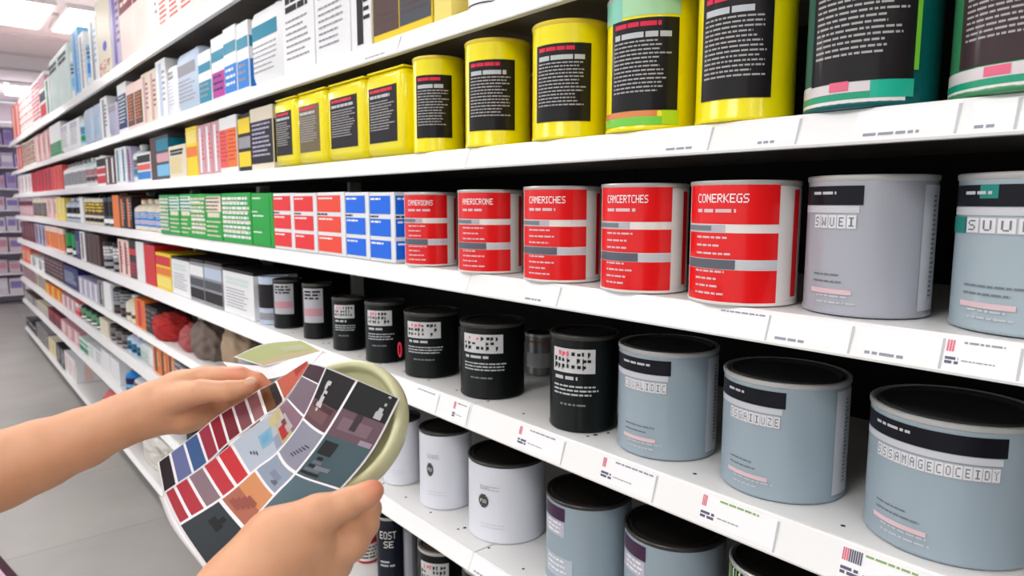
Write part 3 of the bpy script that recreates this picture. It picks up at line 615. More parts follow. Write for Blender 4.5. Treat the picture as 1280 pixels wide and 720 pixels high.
goods(4, [
 (22, 217, 'c', 'wpee', 2, 4, 'pale packet at the far end of the third shelf'),
 (39, 208, 'c', 'ruup', 2, 6, 'narrow red carton on the far third shelf'),
 (64, 203, 'c', 'xrrw', 2, 3, 'brighter red carton on the far third shelf'),
 (77, 202, 'b', 'weee', 0, 6, 'small white and grey bottle on the far third shelf'),
 (104, 196, 'b', 'apzW', 0, 3, 'small pale bottle on the third shelf'),
 (120, 197, 'c', 'wrrk', 4, 1, 'white carton with a red ring on the third shelf'),
 (131, 196, 'c', 'dwuc', 2, 2, 'brown and white thin carton on the third shelf'),
 (144, 182, 'c', 'wtsk', 2, 2, 'thin white and teal carton on the third shelf'),
 (157, 184, 'c', 'lumw', 2, 1, 'thin lavender and crimson carton on the third shelf'),
 (163, 181, 'b', 'aetW', 0, 1, 'pale green bottle next to the lavender crimson carton'),
 (170, 193, 'c', 'wbxk', 4, 1, 'white carton with salmon base on the third shelf'),
 (187, 172, 'c', 'dood', 7, 1, 'brown carton left of the slate blue carton'),
 (194, 170, 'c', 'zhpt', 4, 1, 'slate blue carton with teal base, third shelf'),
 (210, 184, 'c', 'ckyf', 3, 1, 'low cream carton with grey print, left of the orange yellow carton'),
 (232, 157, 'c', 'yyof', 4, 1, 'yellow carton with orange top on the third shelf'),
 (246, 151, 'c', 'pwxr', 2, 3, 'pink and white striped carton on the third shelf'),
 (273, 143, 'c', 'wxrr', 6, 1, 'white edged carton with red panel on the third shelf'),
 (284, 143, 'c', 'worx', 6, 1, 'orange carton left of the dark can with a yellow emblem'),
 (296, 144, 'c', 'kyey', 4, 1, 'dark carton with a yellow emblem on the third shelf'),
 (312, 133, 'c', 'ckll', 6, 1, 'cream carton with dark label at the left of the yellow cans'),
 (341,) + E], seed=8)
goods(3, [
 (24, 245, 'c', 'pukw', 0, 4, 'pinkish brown carton on the far fourth shelf'),
 (41, 245, 'c', 'cdew', 6, 3, 'beige carton on the far fourth shelf'),
 (58, 246, 'c', 'ipdc', 2, 2, 'pale pink carton on the far fourth shelf'),
 (70, 246, 'c', 'fywc', 2, 2, 'yellowish carton on the far fourth shelf'),
 (80, 247, 'b', 'skwW', 0, 3, 'small dark labelled bottle on the fourth shelf'),
 (99, 247, 'c', 'wawe', 7, 1, 'white end board on the fourth shelf'),
 (103, 248, 't', 'cdyk', 0, 4, 'cream topped brown tin on the fourth shelf'),
 (125, 246, 't', 'zkkw', 0, 2, 'black and grey tin on the fourth shelf'),
 (140, 244, 'c', 'oock', 7, 1, 'light orange carton on the fourth shelf'),
 (148, 245, 'c', 'kold', 2, 2, 'dark carton with orange stripe on the fourth shelf'),
 (164, 249, 'b', 'cblc', 0, 4, 'small cream capped bottle with blue label, fourth shelf'),
 (199,) + E], seed=2)
goods(2, [
 (27, 262, 'c', 'ukpl', 2, 5, 'dark purple carton on the far fifth shelf'),
 (44, 266, 'c', 'lknw', 2, 3, 'lavender and black carton on the far fifth shelf'),
 (57, 268, 'c', 'ioox', 6, 4, 'cream and orange carton on the far fifth shelf'),
 (79, 278, 't', 'kggw', 0, 2, 'green labelled dark tin on the far fifth shelf'),
 (94, 275, 'c', 'nnlw', 3, 1, 'navy carton on the fifth shelf'),
 (100, 276, 'c', 'wdik', 2, 1, 'white and brown carton on the fifth shelf'),
 (106, 288, 'c', 'dkuk', 2, 3, 'dark brown carton on the fifth shelf'),
 (124, 300, 't', 'kewe', 0, 2, 'dark lidded tub with pale label on the fifth shelf'),
 (148, 297, 'c', 'iuxd', 2, 2, 'pink and cream carton on the fifth shelf'),
 (161, 300, 'c', 'kurr', 1, 1, 'dark carton with red base on the fifth shelf'),
 (170, 301, 'c', 'waew', 7, 1, 'blank white carton left of the bright red carton'),
 (180, 305, 'c', 'rrrr', 7, 1, 'bright red carton left of the yellow carton'),
 (194, 315, 'c', 'yfor', 4, 1, 'yellow carton with red base on the fifth shelf'),
 (213, 320, 'q', 'waew', 3, 1, 'white square tin with faint print right of the yellow carton'),
 (236, 323, 'q', 'ekzw', 4, 1, 'grey square tin with dark lower panel, left one of two'),
 (254, 326, 'q', 'ekzs', 4, 1, 'grey square tin with dark lower panel, right one of two'),
 (277, 334, 'q', 'waew', 3, 1, 'square white tin left of the black lettered tin'),
 (316, 345, 't', 'skke', 0, 1, 'white tin with black lettering left of the black tins'),
 (331,) + E], seed=3)
goods(1, [
 (28, 306, 'c', 'xoiw', 6, 2, 'orange pink packet on the far sixth shelf'),
 (38, 318, 'c', 'wees', 2, 2, 'pale packet on the far sixth shelf'),
 (55, 318, 'c', 'dkpd', 5, 6, 'dark brown speckled carton on the sixth shelf'),
 (79, 330, 'c', 'nnsl', 6, 1, 'deep blue carton with pale writing, sixth shelf'),
 (98, 345, 'c', 'lwek', 2, 4, 'pale lavender carton with dark top on the sixth shelf'),
 (123, 350, 'c', 'ekww', 2, 1, 'grey and black carton left of a white divider, sixth shelf'),
 (129, 352, 'c', 'wewa', 7, 1, 'white upright board on the sixth shelf'),
 (138, 358, 't', 'kezd', 0, 2, 'dark tin with grey label on the sixth shelf'),
 (154, 368, 'b', 'ccda', 0, 2, 'cream bottle on the sixth shelf'),
 (168, 372, 'c', 'orxk', 2, 1, 'orange red carton left of the red cloth goods'),
 (181, 380, 'c', 'kdek', 5, 2, 'black speckled carton behind the red cloth goods'),
 (197,) + E], seed=5)
goods(0, [
 (29, 330, 'c', 'pdei', 5, 4, 'mixed pinkish packet on the far seventh shelf'),
 (44, 335, 'c', 'cdew', 5, 3, 'beige grey packet on the far seventh shelf'),
 (57, 352, 'c', 'oyrx', 2, 3, 'orange and yellow carton on the seventh shelf'),
 (77, 366, 'c', 'pwei', 2, 3, 'pale pinkish carton on the seventh shelf'),
 (94, 380, 'c', 'xrpw', 4, 1, 'small red carton on the seventh shelf'),
 (99, 383, 't', 'kgew', 0, 4, 'black and green tin on the seventh shelf'),
 (124, 398, 'c', 'cawc', 7, 1, 'cream board on the seventh shelf'),
 (135, 405, 't', 'kdee', 0, 3, 'dark brown tin on the seventh shelf'),
 (156, 414, 'b', 'stnW', 0, 3, 'grey blue bottle on the seventh shelf'),
 (174, 426, 'j', 'wagW', 2, 1, 'pale container left of the orange brown cartons'),
 (191, 430, 'c', 'odco', 2, 3, 'orange brown striped carton above the left wrist'),
 (218, 440, 'c', 'kewc', 5, 3, 'dark speckled carton above the left hand'),
 (245,) + E], seed=6)
goods(-1, [
 (30, 372, 'c', 'dwke', 5, 4, 'mixed brown packet on the far eighth shelf'),
 (46, 375, 'c', 'ceia', 5, 2, 'cream packet on the far eighth shelf'),
 (60, 384, 'c', 'uruk', 3, 2, 'deep crimson carton on the eighth shelf'),
 (76, 398, 'c', 'piwr', 2, 3, 'pale pink carton on the eighth shelf'),
 (99, 420, 'c', 'aggt', 1, 2, 'mint and green carton on the eighth shelf'),
 (110, 428, 'c', 'wsew', 3, 2, 'white carton with faint print on the eighth shelf'),
 (127, 436, 'c', 'waew', 7, 2, 'plain white upright carton on the eighth shelf'),
 (149, 455, 'b', 'bnhk', 0, 1, 'blue bottle above the left forearm'),
 (165, 470, 'j', 'wkeW', 2, 1, 'small white container above the left forearm'),
 (184,) + E], seed=9)
goods(-2, [
 (32, 404, 'c', 'kwee', 3, 3, 'dark packet on the far bottom shelf'),
 (45, 402, 'c', 'edcw', 5, 3, 'grey beige packet on the far bottom shelf'),
 (60, 420, 'c', 'cfde', 2, 3, 'cream carton on the far bottom shelf'),
 (70, 428, 'c', 'kewk', 2, 2, 'black and grey carton on the bottom shelf'),
 (80, 438, 'c', 'wipe', 2, 3, 'white pinkish carton on the bottom shelf'),
 (94,) + E], seed=1, dep=.2)
# white tub at the upper edge with a black arc near its base
X, Y, R, az = place(584, 668, -30, 1.04)
z0 = deck(5, X); t = can('tub', X, Y, z0, R, .2, mat((244, 244, 246), .35, coat=.3), CAP, view_turn(az), rim=mat((235, 235, 238), .4)); tag(t, 'white tub with black base line right of the pale yellow carton', 'tub')
m = Marks(cyl(R * .985)); m.rect(-1.3 * R, 1.0 * R, .012, .0145, INK); m.build('label', t)
# round packs behind/after it on the second shelf, out to the frame edge
X, Y, R, az = place(672, 790, -70, 1.04)
t = can('tub', X, Y, deck(5, X), R * .9, .2, mat((236, 238, 242), .35, coat=.3), CAP, view_turn(az), rim=mat((235, 235, 238), .4)); tag(t, 'white tub cut by the upper edge above the large yellow can', 'tub')
# markings of the cream box on the top shelf: found by its phrase
for o in list(COL.objects):
    if o.get('label', '').startswith('cream box with a blue disc'):
        c = [q for q in o.children if q.name.startswith('carton')][0]; xs = [v.co.x for v in c.data.vertices]; zs = [v.co.z for v in c.data.vertices]; hw = max(xs); h = max(zs)
        m = Marks(front(0), step=9, base=.0008); bl = col((60, 70, 190)); rd = col((236, 130, 130)); m.k = .0008
        for k in range(14):
            z = -.026 + .052 * (k + .5) / 14; w = 2.0 * math.sqrt(max(0, .026 ** 2 - z * z)); m.rect(.03 - w, .03 + w, h * .38 + z - .0019, h * .38 + z + .0019, bl)
        m.build('disc_print', o); m = Marks(front(0), step=9, base=.0008)
        rnd = random.Random(1)
        for k in range(30): a = rnd.uniform(-.9 * hw, hw * .8); z = rnd.uniform(.01, h * .2); m.rect(a, a + rnd.uniform(.01, .04), z, z + rnd.uniform(.004, .012), rd if k % 3 else col(P_['r']), .0002 * (k % 3))
        m.build('printed_panel', o)

goods(4, [
 (341, 126, 'f', 'yklr', 0, 1, 'leftmost yellow square tin with dark label, at the end of the yellow row'),
 (369, 116, 'f', 'yDlr', 0, 1, 'yellow square tin with olive brown label'),
 (405, 104, 'f', 'yklr', 0, 1, 'yellow square tin right of the olive brown labelled one'),
 (453, 90, 'f', 'yklr', 0, 1, 'largest yellow square tin, left of the round yellow cans'),
 (503,) + E], seed=11, y1=1.01)
goods(3, [
 (199, 244, 'c', 'gcac', 5, 1, 'pale printed green carton at the far end of the green row'),
 (211, 244, 'c', 'Gcac', 9, 1, 'green carton, second from the far end of the green row'),
 (224, 243, 'c', 'Gcac', 9, 1, 'green carton, third from the far end of the green row'),
 (238, 243, 'c', 'Gcwc', 5, 1, 'green carton with white writing in the middle of the green row'),
 (257, 243, 'c', 'Gcic', 9, 1, 'green carton with an orange block in its middle'),
 (277, 242, 'c', 'Gwcc', 5, 1, 'wide green carton with white script near the red banded cartons'),
 (314, 242, 'c', 'GGwc', 8, 1, 'green carton with three plain bands touching the red banded cartons'),
 (341, 242, 'c', 'wRkk', 8, 1, 'red banded carton touching the green row'),
 (367, 242, 'c', 'wRkk', 8, 1, 'red banded carton between another red one and the orange red one'),
 (396, 241, 'c', 'wOkk', 8, 1, 'orange red banded carton left of the blue banded cartons'),
 (431, 241, 'c', 'wBkk', 8, 1, 'left one of the two blue banded cartons'),
 (461, 241, 'c', 'wBkk', 8, 1, 'right one of the two blue banded cartons'),
 (493,) + E], seed=12, y1=1.01, dep=.1)
# ------------------------------------------------------------------ cloth goods on the sixth shelf, and bags low down
def lump(name, X, y, z, sx, sy, sz, m, seed, label, cat, folds=7, par=None):
    bm = bmesh.new(); bmesh.ops.create_icosphere(bm, subdivisions=5, radius=1.0); rnd = random.Random(seed)
    ph = [(Vector((rnd.uniform(-1, 1), rnd.uniform(-1, 1), rnd.uniform(-.4, .4))).normalized(), rnd.uniform(3, folds), rnd.uniform(0, 6)) for _ in range(7)]
    for v in bm.verts:
        p = v.co.copy(); f = .035 * math.sin(9 * p.x + 5 * math.sin(4 * p.z + seed)) + .02 * math.sin(17 * p.y + 11 * p.z + seed) + 1 + sum(.045 * (1 - abs(math.sin(p.dot(d) * k + q))) for d, k, q in ph) - .1
        q3 = Vector((abs(p.x) ** .8 * (1 if p.x > 0 else -1), abs(p.y) ** .8 * (1 if p.y > 0 else -1), abs(p.z) ** .85 * (1 if p.z > 0 else -1)))
        v.co = Vector((q3.x * sx * f, q3.y * sy * f, max(q3.z * f, -.78) * sz))
    me = bpy.data.meshes.new(name); bm.to_mesh(me); bm.free(); me.materials.append(m); me.polygons.foreach_set('use_smooth', [True] * len(me.polygons))
    o = bpy.data.objects.new(name, me); COL.objects.link(o); o.location = (-X, y, z + EYE + sz * .78); tag(o, label, cat); return o
def fabric(c): return mat(c, .9, bump=.5, scale=220)
d1 = TOPL[1] + .0003
lump('work_glove_bundle', XU(186), D + .09, d1, .14, .08, .07, fabric((176, 44, 42)), 1, 'bundled red cloth goods drooping over the sixth shelf', 'cloth')
lump('work_glove_bundle', XU(212), D + .12, d1, .12, .09, .065, fabric((176, 92, 92)), 2, 'dusty pink cloth bundle in front of the red one', 'cloth')
lump('cloth_bundle', XU(229), D + .12, d1, .12, .09, .10, fabric((126, 112, 104)), 3, 'grey brown bundled cloth above the left hand', 'cloth')
lump('cloth_bundle', XU(208), D + .25, d1, .24, .08, .105, fabric((222, 212, 184)), 4, 'cream cloth bag behind the bundled red cloth', 'cloth', 5)
lump('cloth_bundle', XU(256), D + .14, d1, .11, .08, .105, fabric((178, 154, 128)), 5, 'tan cloth bag right of the grey brown bundle', 'cloth', 5)
db = TOPL[-2] + .0003
lump('soft_packet', XU(109), D + .12, db, .20, .08, .10, fabric((226, 120, 122)), 6, 'reddish pink soft packet on the bottom shelf, farther one', 'packet')
lump('soft_packet', XU(129), D + .12, db, .18, .08, .07, fabric((222, 140, 140)), 7, 'reddish pink soft packet on the bottom shelf, nearer one', 'packet')
lump('plastic_bag', XU(158), D + .13, db, .22, .09, .09, mat((226, 222, 212), .3, coat=.4), 8, 'pale crumpled plastic bag under the left forearm', 'bag')
lump('plastic_bag', XU(196), D + .13, db, .20, .09, .09, mat((232, 232, 230), .3, coat=.4), 9, 'white crumpled plastic bag below the left wrist', 'bag')
# dark goods and a round grey pad beyond the cloth
X, Y, R, az = place(283, 300, 435, 1.10); t = can('tub', XU(287), D + .06, deck(1, XU(287)), .04, .11, mat((170, 172, 174), .4), CAP, 0); tag(t, 'round pale grey tub beside the tan cloth bag', 'tub')
for k, (X, c, lab) in enumerate([(XU(306), (22, 40, 34), 'dark green carton above the green booklet page'), (XU(332), (30, 30, 34), 'black carton above the booklet, right of the dark green one')]):
    t = empty('carton', (-X, D + .16, deck(1, X) + EYE)); carton(.15, .2, .2, col(c), (col((40, 70, 60)), col((90, 90, 90)), col((60, 60, 60))), 3, t, random.Random(k)); tag(t, lab, 'carton')
X = XU(222); t = empty('carton', (-X, D + .03, deck(-1, X) + .0002 + EYE)); carton(.26, .2, .10, col((24, 22, 26)), (col((60, 60, 60)), col((90, 90, 90)), col((60, 60, 60))), 3, t, random.Random(9)); tag(t, 'black carton just under the palm of the left hand', 'carton')
# ------------------------------------------------------------------ far display across the end of the aisle
RX = EDGES[0] + 3.2
t = empty('display_rack', (-RX, 0.55, 0)); tag(t, 'distant purple and white display rack across the end of the aisle', 'display rack')
MB().box(-.5, -.45, -1.9, 1.0, 0, 2.75, mat((226, 216, 236), .6), .005).build('back_panel', t)
for k in range(8): MB().box(-.45, .0, -1.9, 1.0, .12 + k * .33, .145 + k * .33, mat((240, 234, 244), .5), .004).build('shelf', t)
MB().box(-.45, .04, -1.9, 1.0, 2.72, 2.80, mat((244, 240, 248), .5), .01).build('header', t)
rnd = random.Random(4); y = -1.0
FC = {0: (226, 220, 226), 1: (214, 196, 206), 2: (226, 206, 214), 3: (232, 226, 236), 4: (224, 218, 236), 5: (190, 176, 222), 6: (200, 188, 226), 7: (176, 160, 214)}
for k in range(8):
    y = -.6
    while y < .9:
        w = rnd.uniform(.12, .2); h = rnd.uniform(.17, .26)
        q = empty('carton', (-RX - .22, .55 + y + w / 2, .1455 + k * .33)); MB().box(-.1, .1, -w / 2 + .004, w / 2 - .004, 0, h, col(FC[k]), .004).build('carton', q)
        m = Marks(side(.1), step=9, base=.001); m.rect(-w / 2 + .02, w / 2 - .02, h * .35, h * .8, col([(150, 134, 196), (214, 150, 170), (236, 232, 240)][rnd.randrange(3)])); m.build('printed_panel', q)
        tag(q, ('lilac' if k >= 5 else 'pale') + ' printed carton on the distant display rack, %s shelf' % ['lowest', 'second lowest', 'third lowest', 'fourth', 'fifth', 'third highest', 'second highest', 'highest'][k], 'carton', 'cartons on the distant rack, ' + str(['lowest', 'second lowest', 'third lowest', 'fourth', 'fifth', 'third highest', 'second highest', 'highest'][k]) + ' shelf')
        y += w + .01
# dark mat at the lower left corner
def FP(u, v): a_ = ray(u, v); t_ = -EYE / a_[2]; return Vector((-a_[0] * t_, a_[1] * t_, 0))
pa, pb = FP(-2, 694), FP(24, 724); dirn = (pb - pa).normalized()
t = empty('floor_mat', pa + Vector((0, 0, .0005)), math.atan2(dirn.y, dirn.x)); MB().box(-.15, .8, -.6, 0, 0, .012, mat((70, 42, 54), .8), .004).build('mat_body', t); MB().box(-.12, .77, -.05, -.035, .0122, .0135, mat((206, 176, 190), .7)).build('border_stripe', t)
tag(t, 'dark maroon floor mat with a pale stripe at the lower left corner', 'mat')

# ------------------------------------------------------------------ the colour booklet and the can lid
def cr(p0, p1, p2, p3, t): return .5 * ((2 * p1) + (-p0 + p2) * t + (2 * p0 - 5 * p1 + 4 * p2 - p3) * t * t + (-p0 + 3 * p1 - 3 * p2 + p3) * t ** 3)
class Leaf:
    """curved sheet: cross lines at the given s, each through points (u, v, depth) from its far edge to its near edge"""
    def __init__(s, ss, lines): s.ss = ss; s.L = [[np.array(pix(*p)) for p in l] for l in lines]
    def __call__(s, a, t, off=0.0):
        n = len(s.ss); i = max(0, min(n - 2, next((k for k in range(n - 1) if a <= s.ss[k + 1]), n - 2))); f = (a - s.ss[i]) / (s.ss[i + 1] - s.ss[i])
        def at(c):
            P = [s.L[k][c] for k in range(n)]; p0 = P[i - 1] if i > 0 else 2 * P[0] - P[1]; p3 = P[i + 2] if i + 2 < n else 2 * P[-1] - P[-2]
            return cr(p0, P[i], P[i + 1], p3, f)
        m = len(s.L[0]) - 1; T = t * m; j = max(0, min(m - 1, int(T))); g = T - j
        Q = [at(k) for k in range(m + 1)]; q0 = Q[j - 1] if j > 0 else 2 * Q[0] - Q[1]; q3 = Q[j + 2] if j + 2 <= m else 2 * Q[-1] - Q[-2]
        p = cr(q0, Q[j], Q[j + 1], q3, g)
        if off:
            e = 1e-3; N = np.cross(s(a + e, t) - s(a - e, t), s(a, t + e) - s(a, t - e)); N /= np.linalg.norm(N)
            if N.dot(np.array([0, 0, EYE]) - p) < 0: N = -N
            p = p + N * off
        return p
def leafmesh(name, leaf, cells, paper, parent, thick=.0006, border=None):
    """paper sheet plus printed cells (s0,s1,t0,t1,material) lying on it, one mesh"""
    mb = MB(); NS, NT = 48, 18
    for off, flip in ((0, False), (-thick, True)):
        vs = [leaf(i / NS, j / NT, off if off else 0.0) for i in range(NS + 1) for j in range(NT + 1)]
        fs = [(i * (NT + 1) + j, (i + 1) * (NT + 1) + j, (i + 1) * (NT + 1) + j + 1, i * (NT + 1) + j + 1) for i in range(NS) for j in range(NT)]
        mb.add(vs, [f[::-1] for f in fs] if flip else fs, paper)
    N1 = (NS + 1) * (NT + 1); q = []
    ring = [i * (NT + 1) for i in range(NS + 1)] + [NS * (NT + 1) + j for j in range(1, NT + 1)] + [i * (NT + 1) + NT for i in range(NS - 1, -1, -1)] + [j for j in range(NT - 1, 0, -1)]
    for k in range(len(ring)): a, b = ring[k], ring[(k + 1) % len(ring)]; q.append((a, b, b + N1, a + N1))
    mb.f += q; mb.i += [mb.mi(paper)] * len(q)
    for (a0, a1, t0, t1, m, lift) in cells:
        na = max(1, int(math.ceil((a1 - a0) * 48))); ntt = max(1, int(math.ceil((t1 - t0) * 14)))
        vs = [leaf(a0 + (a1 - a0) * i / na, t0 + (t1 - t0) * j / ntt, .00025 + lift) for i in range(na + 1) for j in range(ntt + 1)]
        mb.add(vs, [(i * (ntt + 1) + j, (i + 1) * (ntt + 1) + j, (i + 1) * (ntt + 1) + j + 1, i * (ntt + 1) + j + 1) for i in range(na) for j in range(ntt)], m)
    return mb.build(name, parent, smooth=True)
def sw(c): return mat(tuple(int(x * .84) for x in c), .5, coat=0.0) if sum(c) > 150 else mat(tuple(int(x * .45) for x in c), .5)
PAPER = mat((236, 234, 236), .35, coat=.3, name='coated_paper')
book = empty('colour_chart_booklet', pix(350, 560, .5)); bl = book.location.copy()
tag(book, 'open paint colour booklet with red, grey and dark swatches held in both hands', 'colour chart')
F = Leaf([0, .25, .45, .6, .8, 1], [
  [(204, 617, .510), (223, 657, .487), (258, 709, .462), (264, 714, .460)], [(255, 582, .520), (280, 621, .497), (310, 656, .474), (322, 668, .468)],
  [(300, 546, .528), (322, 585, .505), (346, 616, .485), (390, 648, .468)], [(335, 519, .534), (347.4, 565, .512), (370, 591, .492), (427, 611, .472)],
  [(358, 499, .540), (379.5, 522, .520), (407, 542, .503), (466, 563, .482)], [(387, 454, .552), (408, 459, .54), (447, 475, .522), (500, 498, .498)]])
A, B_, C_ = 1 / 3, 2 / 3, 1.0
e = .014
cells = []
def row(t0, t1, lst):
    for a, b, c in lst: cells.append((a, b, t0 + e * .6, t1 - e * .8, sw(c), 0))
row(0, A, [(.015, .06, (190, 20, 44)), (.075, .14, (198, 22, 48)), (.155, .235, (150, 122, 132)), (.25, .31, (214, 34, 52)), (.325, .39, (226, 30, 44)), (.405, .64, (204, 216, 232)), (.64, .72, (222, 204, 150)), (.72, .80, (158, 120, 136)), (.81, .93, (134, 112, 128)), (.935, .995, (74, 48, 60))])
row(A, B_, [(.01, .215, (52, 60, 66)), (.235, .325, (196, 110, 84)), (.325, .425, (238, 158, 100)), (.44, .592, (160, 174, 196)), (.608, .79, (160, 160, 178)), (.80, .885, (106, 66, 76)), (.885, .995, (36, 28, 32))])
row(B_, C_, [(.0, .29, (22, 20, 22)), (.3, .592, (84, 112, 124)), (.6, .80, (56, 88, 96)), (.80, .90, (104, 72, 84)), (.90, .997, (18, 18, 20))])
def sp(a0, a1, t0, t1, c, l=.0003): cells.append((a0, a1, t0, t1, sw(c), l))
# printed pictures inside the swatches
for k in range(6):
    sp(.52 + .004 * k, .60 - .006 * k, .10 + .008 * k, .22 - .009 * k, (150 - 6 * k, 206 - 4 * k, 228), .0003 + .0001 * k)
sp(.60, .66, .03, .12, (232, 216, 150)); sp(.66, .74, .10, .28, (214, 206, 206)); sp(.655, .70, .17, .29, (206, 44, 52), .0006); sp(.69, .72, .14, .20, (150, 60, 60), .0008); sp(.60, .645, .2, .31, (170, 178, 204), .0003); sp(.70, .72, .06, .2, (232, 222, 190), .0006)
for k in range(3): sp(.455 + .012 * k, .463 + .012 * k, .17 + .015 * k, .20 + .02 * k, (70, 80, 100))
for k in range(6): sp(.655 + .013 * k, .661 + .013 * k, .47 + .018 * k, .53 + .018 * k, (70, 70, 86))
for k in range(4): sp(.492 + .012 * k, .498 + .012 * k, .46, .60, (126, 134, 158)); 
for k in range(3): sp(.466 + .009 * k, .473 + .009 * k, .54 + .01 * k, .61, (90, 92, 120))
for k, (a, b, t0, t1) in enumerate([(.93, .955, .42, .45), (.905, .93, .43, .445), (.88, .905, .425, .47), (.865, .88, .41, .48), (.915, .925, .445, .475), (.945, .96, .43, .47), (.85, .862, .43, .455)]): sp(a, b, t0, t1, (228, 222, 226), .0005)
for a, b, t0, t1 in [(.905, .93, .90, .95), (.93, .945, .91, .94), (.955, .965, .93, .945), (.985, .992, .93, .95)]: sp(a, b, t0, t1, (200, 200, 204), .0006)
sp(.82, .86, .36, .60, (124, 82, 84)); sp(.86, .88, .38, .62, (84, 48, 50), .0004); sp(.83, .875, .72, .93, (132, 100, 112)); sp(.84, .90, .80, .84, (60, 44, 52), .0006); sp(.80, .82, .9, .98, (170, 150, 168), .0004)
for k in range(5): sp(.615 + .02 * k, .63 + .02 * k, .69 + .01 * k, .82 - .012 * k, (108, 112, 126) if k % 2 else (40, 46, 54), .0004)
sp(.65, .67, .76, .86, (128, 132, 146), .0007); sp(.72, .78, .70, .80, (36, 40, 46), .0004)
sp(.12, .16, .42, .52, (48, 46, 54)); sp(.16, .19, .46, .5, (40, 40, 50), .0004)
for k in range(4): sp(.255 + .02 * k, .28 + .02 * k, .39 + .03 * k, .50 + .03 * k, (170, 84, 66), .0003 + .0001 * k)
o = leafmesh('page', F, cells, PAPER, book); o.location = -bl
G = Leaf([0, .25, .45, .62, .72, .82, 1], [
  [(197, 578, .532), (204, 618, .513)], [(242, 544, .540), (255, 583, .523)], [(273, 519, .545), (284, 556, .529)], [(304, 500, .548), (315, 532, .534)], [(322, 488, .552), (332, 519, .538)], [(341, 478, .554), (352, 505, .541)], [(385, 450, .560), (387, 456, .553)]])
cells = []
for a, b, c in [(.01, .075, (64, 26, 48)), (.09, .17, (106, 118, 176)), (.185, .27, (46, 92, 156)), (.285, .365, (174, 22, 58)), (.38, .455, (166, 16, 44)), (.47, .535, (136, 34, 48)), (.55, .625, (146, 70, 80)), (.64, .715, (170, 104, 106)), (.735, .83, (124, 74, 34)), (.845, .995, (222, 102, 70))]:
    cells.append((a, b, .03, .95, sw(c), 0))
cells.append((.80, .835, .1, .9, sw((74, 40, 24)), .0003)); cells.append((.93, .99, .1, .6, sw((190, 40, 30)), .0003))
o = leafmesh('page', G, cells, PAPER, book); o.location = -bl
# edge of the page block, warm coloured
K = Leaf([0, .5, 1], [[(255, 583.5, .526), (256, 586, .5245)], [(334, 520, .541), (335, 523, .5395)], [(386, 455, .556), (388, 458, .553)]])
o = leafmesh('page_edge', K, [(0, 1, .1, .9, sw((206, 160, 110)), 0)], PAPER, book); o.location = -bl
# leaves standing behind: pale green page and a white one in front of it
H_ = Leaf([0, .5, 1], [[(292, 446, .60), (330, 458, .585)], [(330, 430, .60), (362, 450, .582)], [(378, 425, .592), (408, 441, .572)]])
o = leafmesh('page', H_, [(.03, .97, .04, .7, sw((204, 214, 146)), 0), (.03, .97, .7, .95, sw((222, 206, 160)), 0), (.6, .9, .3, .6, sw((214, 216, 172)), .0003)], PAPER, book); o.location = -bl
I_ = Leaf([0, .5, 1], [[(278, 452, .597), (300, 474, .580)], [(330, 456, .590), (345, 472, .574)], [(404, 438, .570), (392, 453, .562)]])
o = leafmesh('page', I_, [], PAPER, book); o.location = -bl
# lower back sheet with white margin at the left and its dark lower edge
J = Leaf([0, .3, 1], [[(199, 621, .515), (216, 660, .494), (257, 714, .470)], [(262, 592, .528), (282, 633, .506), (318, 666, .478)], [(380, 480, .565), (400, 500, .55), (440, 510, .535)]])
o = leafmesh('page', J, [], PAPER, book, thick=.001); o.location = -bl
# lid: round, olive cream, rolled rim facing the shopper
LID = mat((204, 203, 160), .32, coat=.4, name='olive_cream_lid')
PTS = np.array([F(a, t) for a in (.45, .6, .7, .8, .9, 1) for t in (0, .35, .7, 1)] + [G(a, t) for a in (.8, .9, 1) for t in (0, 1)])
PC = PTS.mean(0); nrm = np.linalg.svd(PTS - PC)[2][2]
if nrm @ (np.array([0, 0, EYE]) - PC) < 0: nrm = -nrm
back = ((PTS - PC) @ nrm).min() - .014
e0 = np.array([0, 0, EYE]); dr = np.array(pix(428, 533, .5)) - e0; tt = ((PC + nrm * back - e0) @ nrm) / (dr @ nrm)
c0 = Vector(e0 + dr * tt); ld = (0.5 + DADD) * tt; Rl = 87 / FPX * ld; nrm = Vector(nrm); print('LID', ld, nrm, back, Rl)
prof = [(0.0, 0.0), (Rl * .80, 0.0), (Rl * .835, .004), (Rl * .86, .009), (Rl * .90, .0115), (Rl * .95, .011), (Rl * .985, .008), (Rl, .002), (Rl, -.006), (Rl * .985, -.008), (Rl * .97, -.006), (Rl * .96, .002), (Rl * .86, .003), (Rl * .82, -.004), (.002, -.004)]
vs = []; fs = []; n = 96
for r, z in prof:
    for k in range(n): a = 2 * math.pi * k / n; vs.append((r * math.cos(a), r * math.sin(a), z))
for j in range(len(prof) - 1):
    for k in range(n): fs.append((j * n + k, j * n + (k + 1) % n, (j + 1) * n + (k + 1) % n, (j + 1) * n + k))
lid = set_auto(new('can_lid', vs, fs, LID), 60)
lid.rotation_euler = nrm.to_track_quat('Z', 'Y').to_euler(); lid.location = c0
tag(lid, 'round olive cream paint can lid held behind the colour booklet', 'lid')

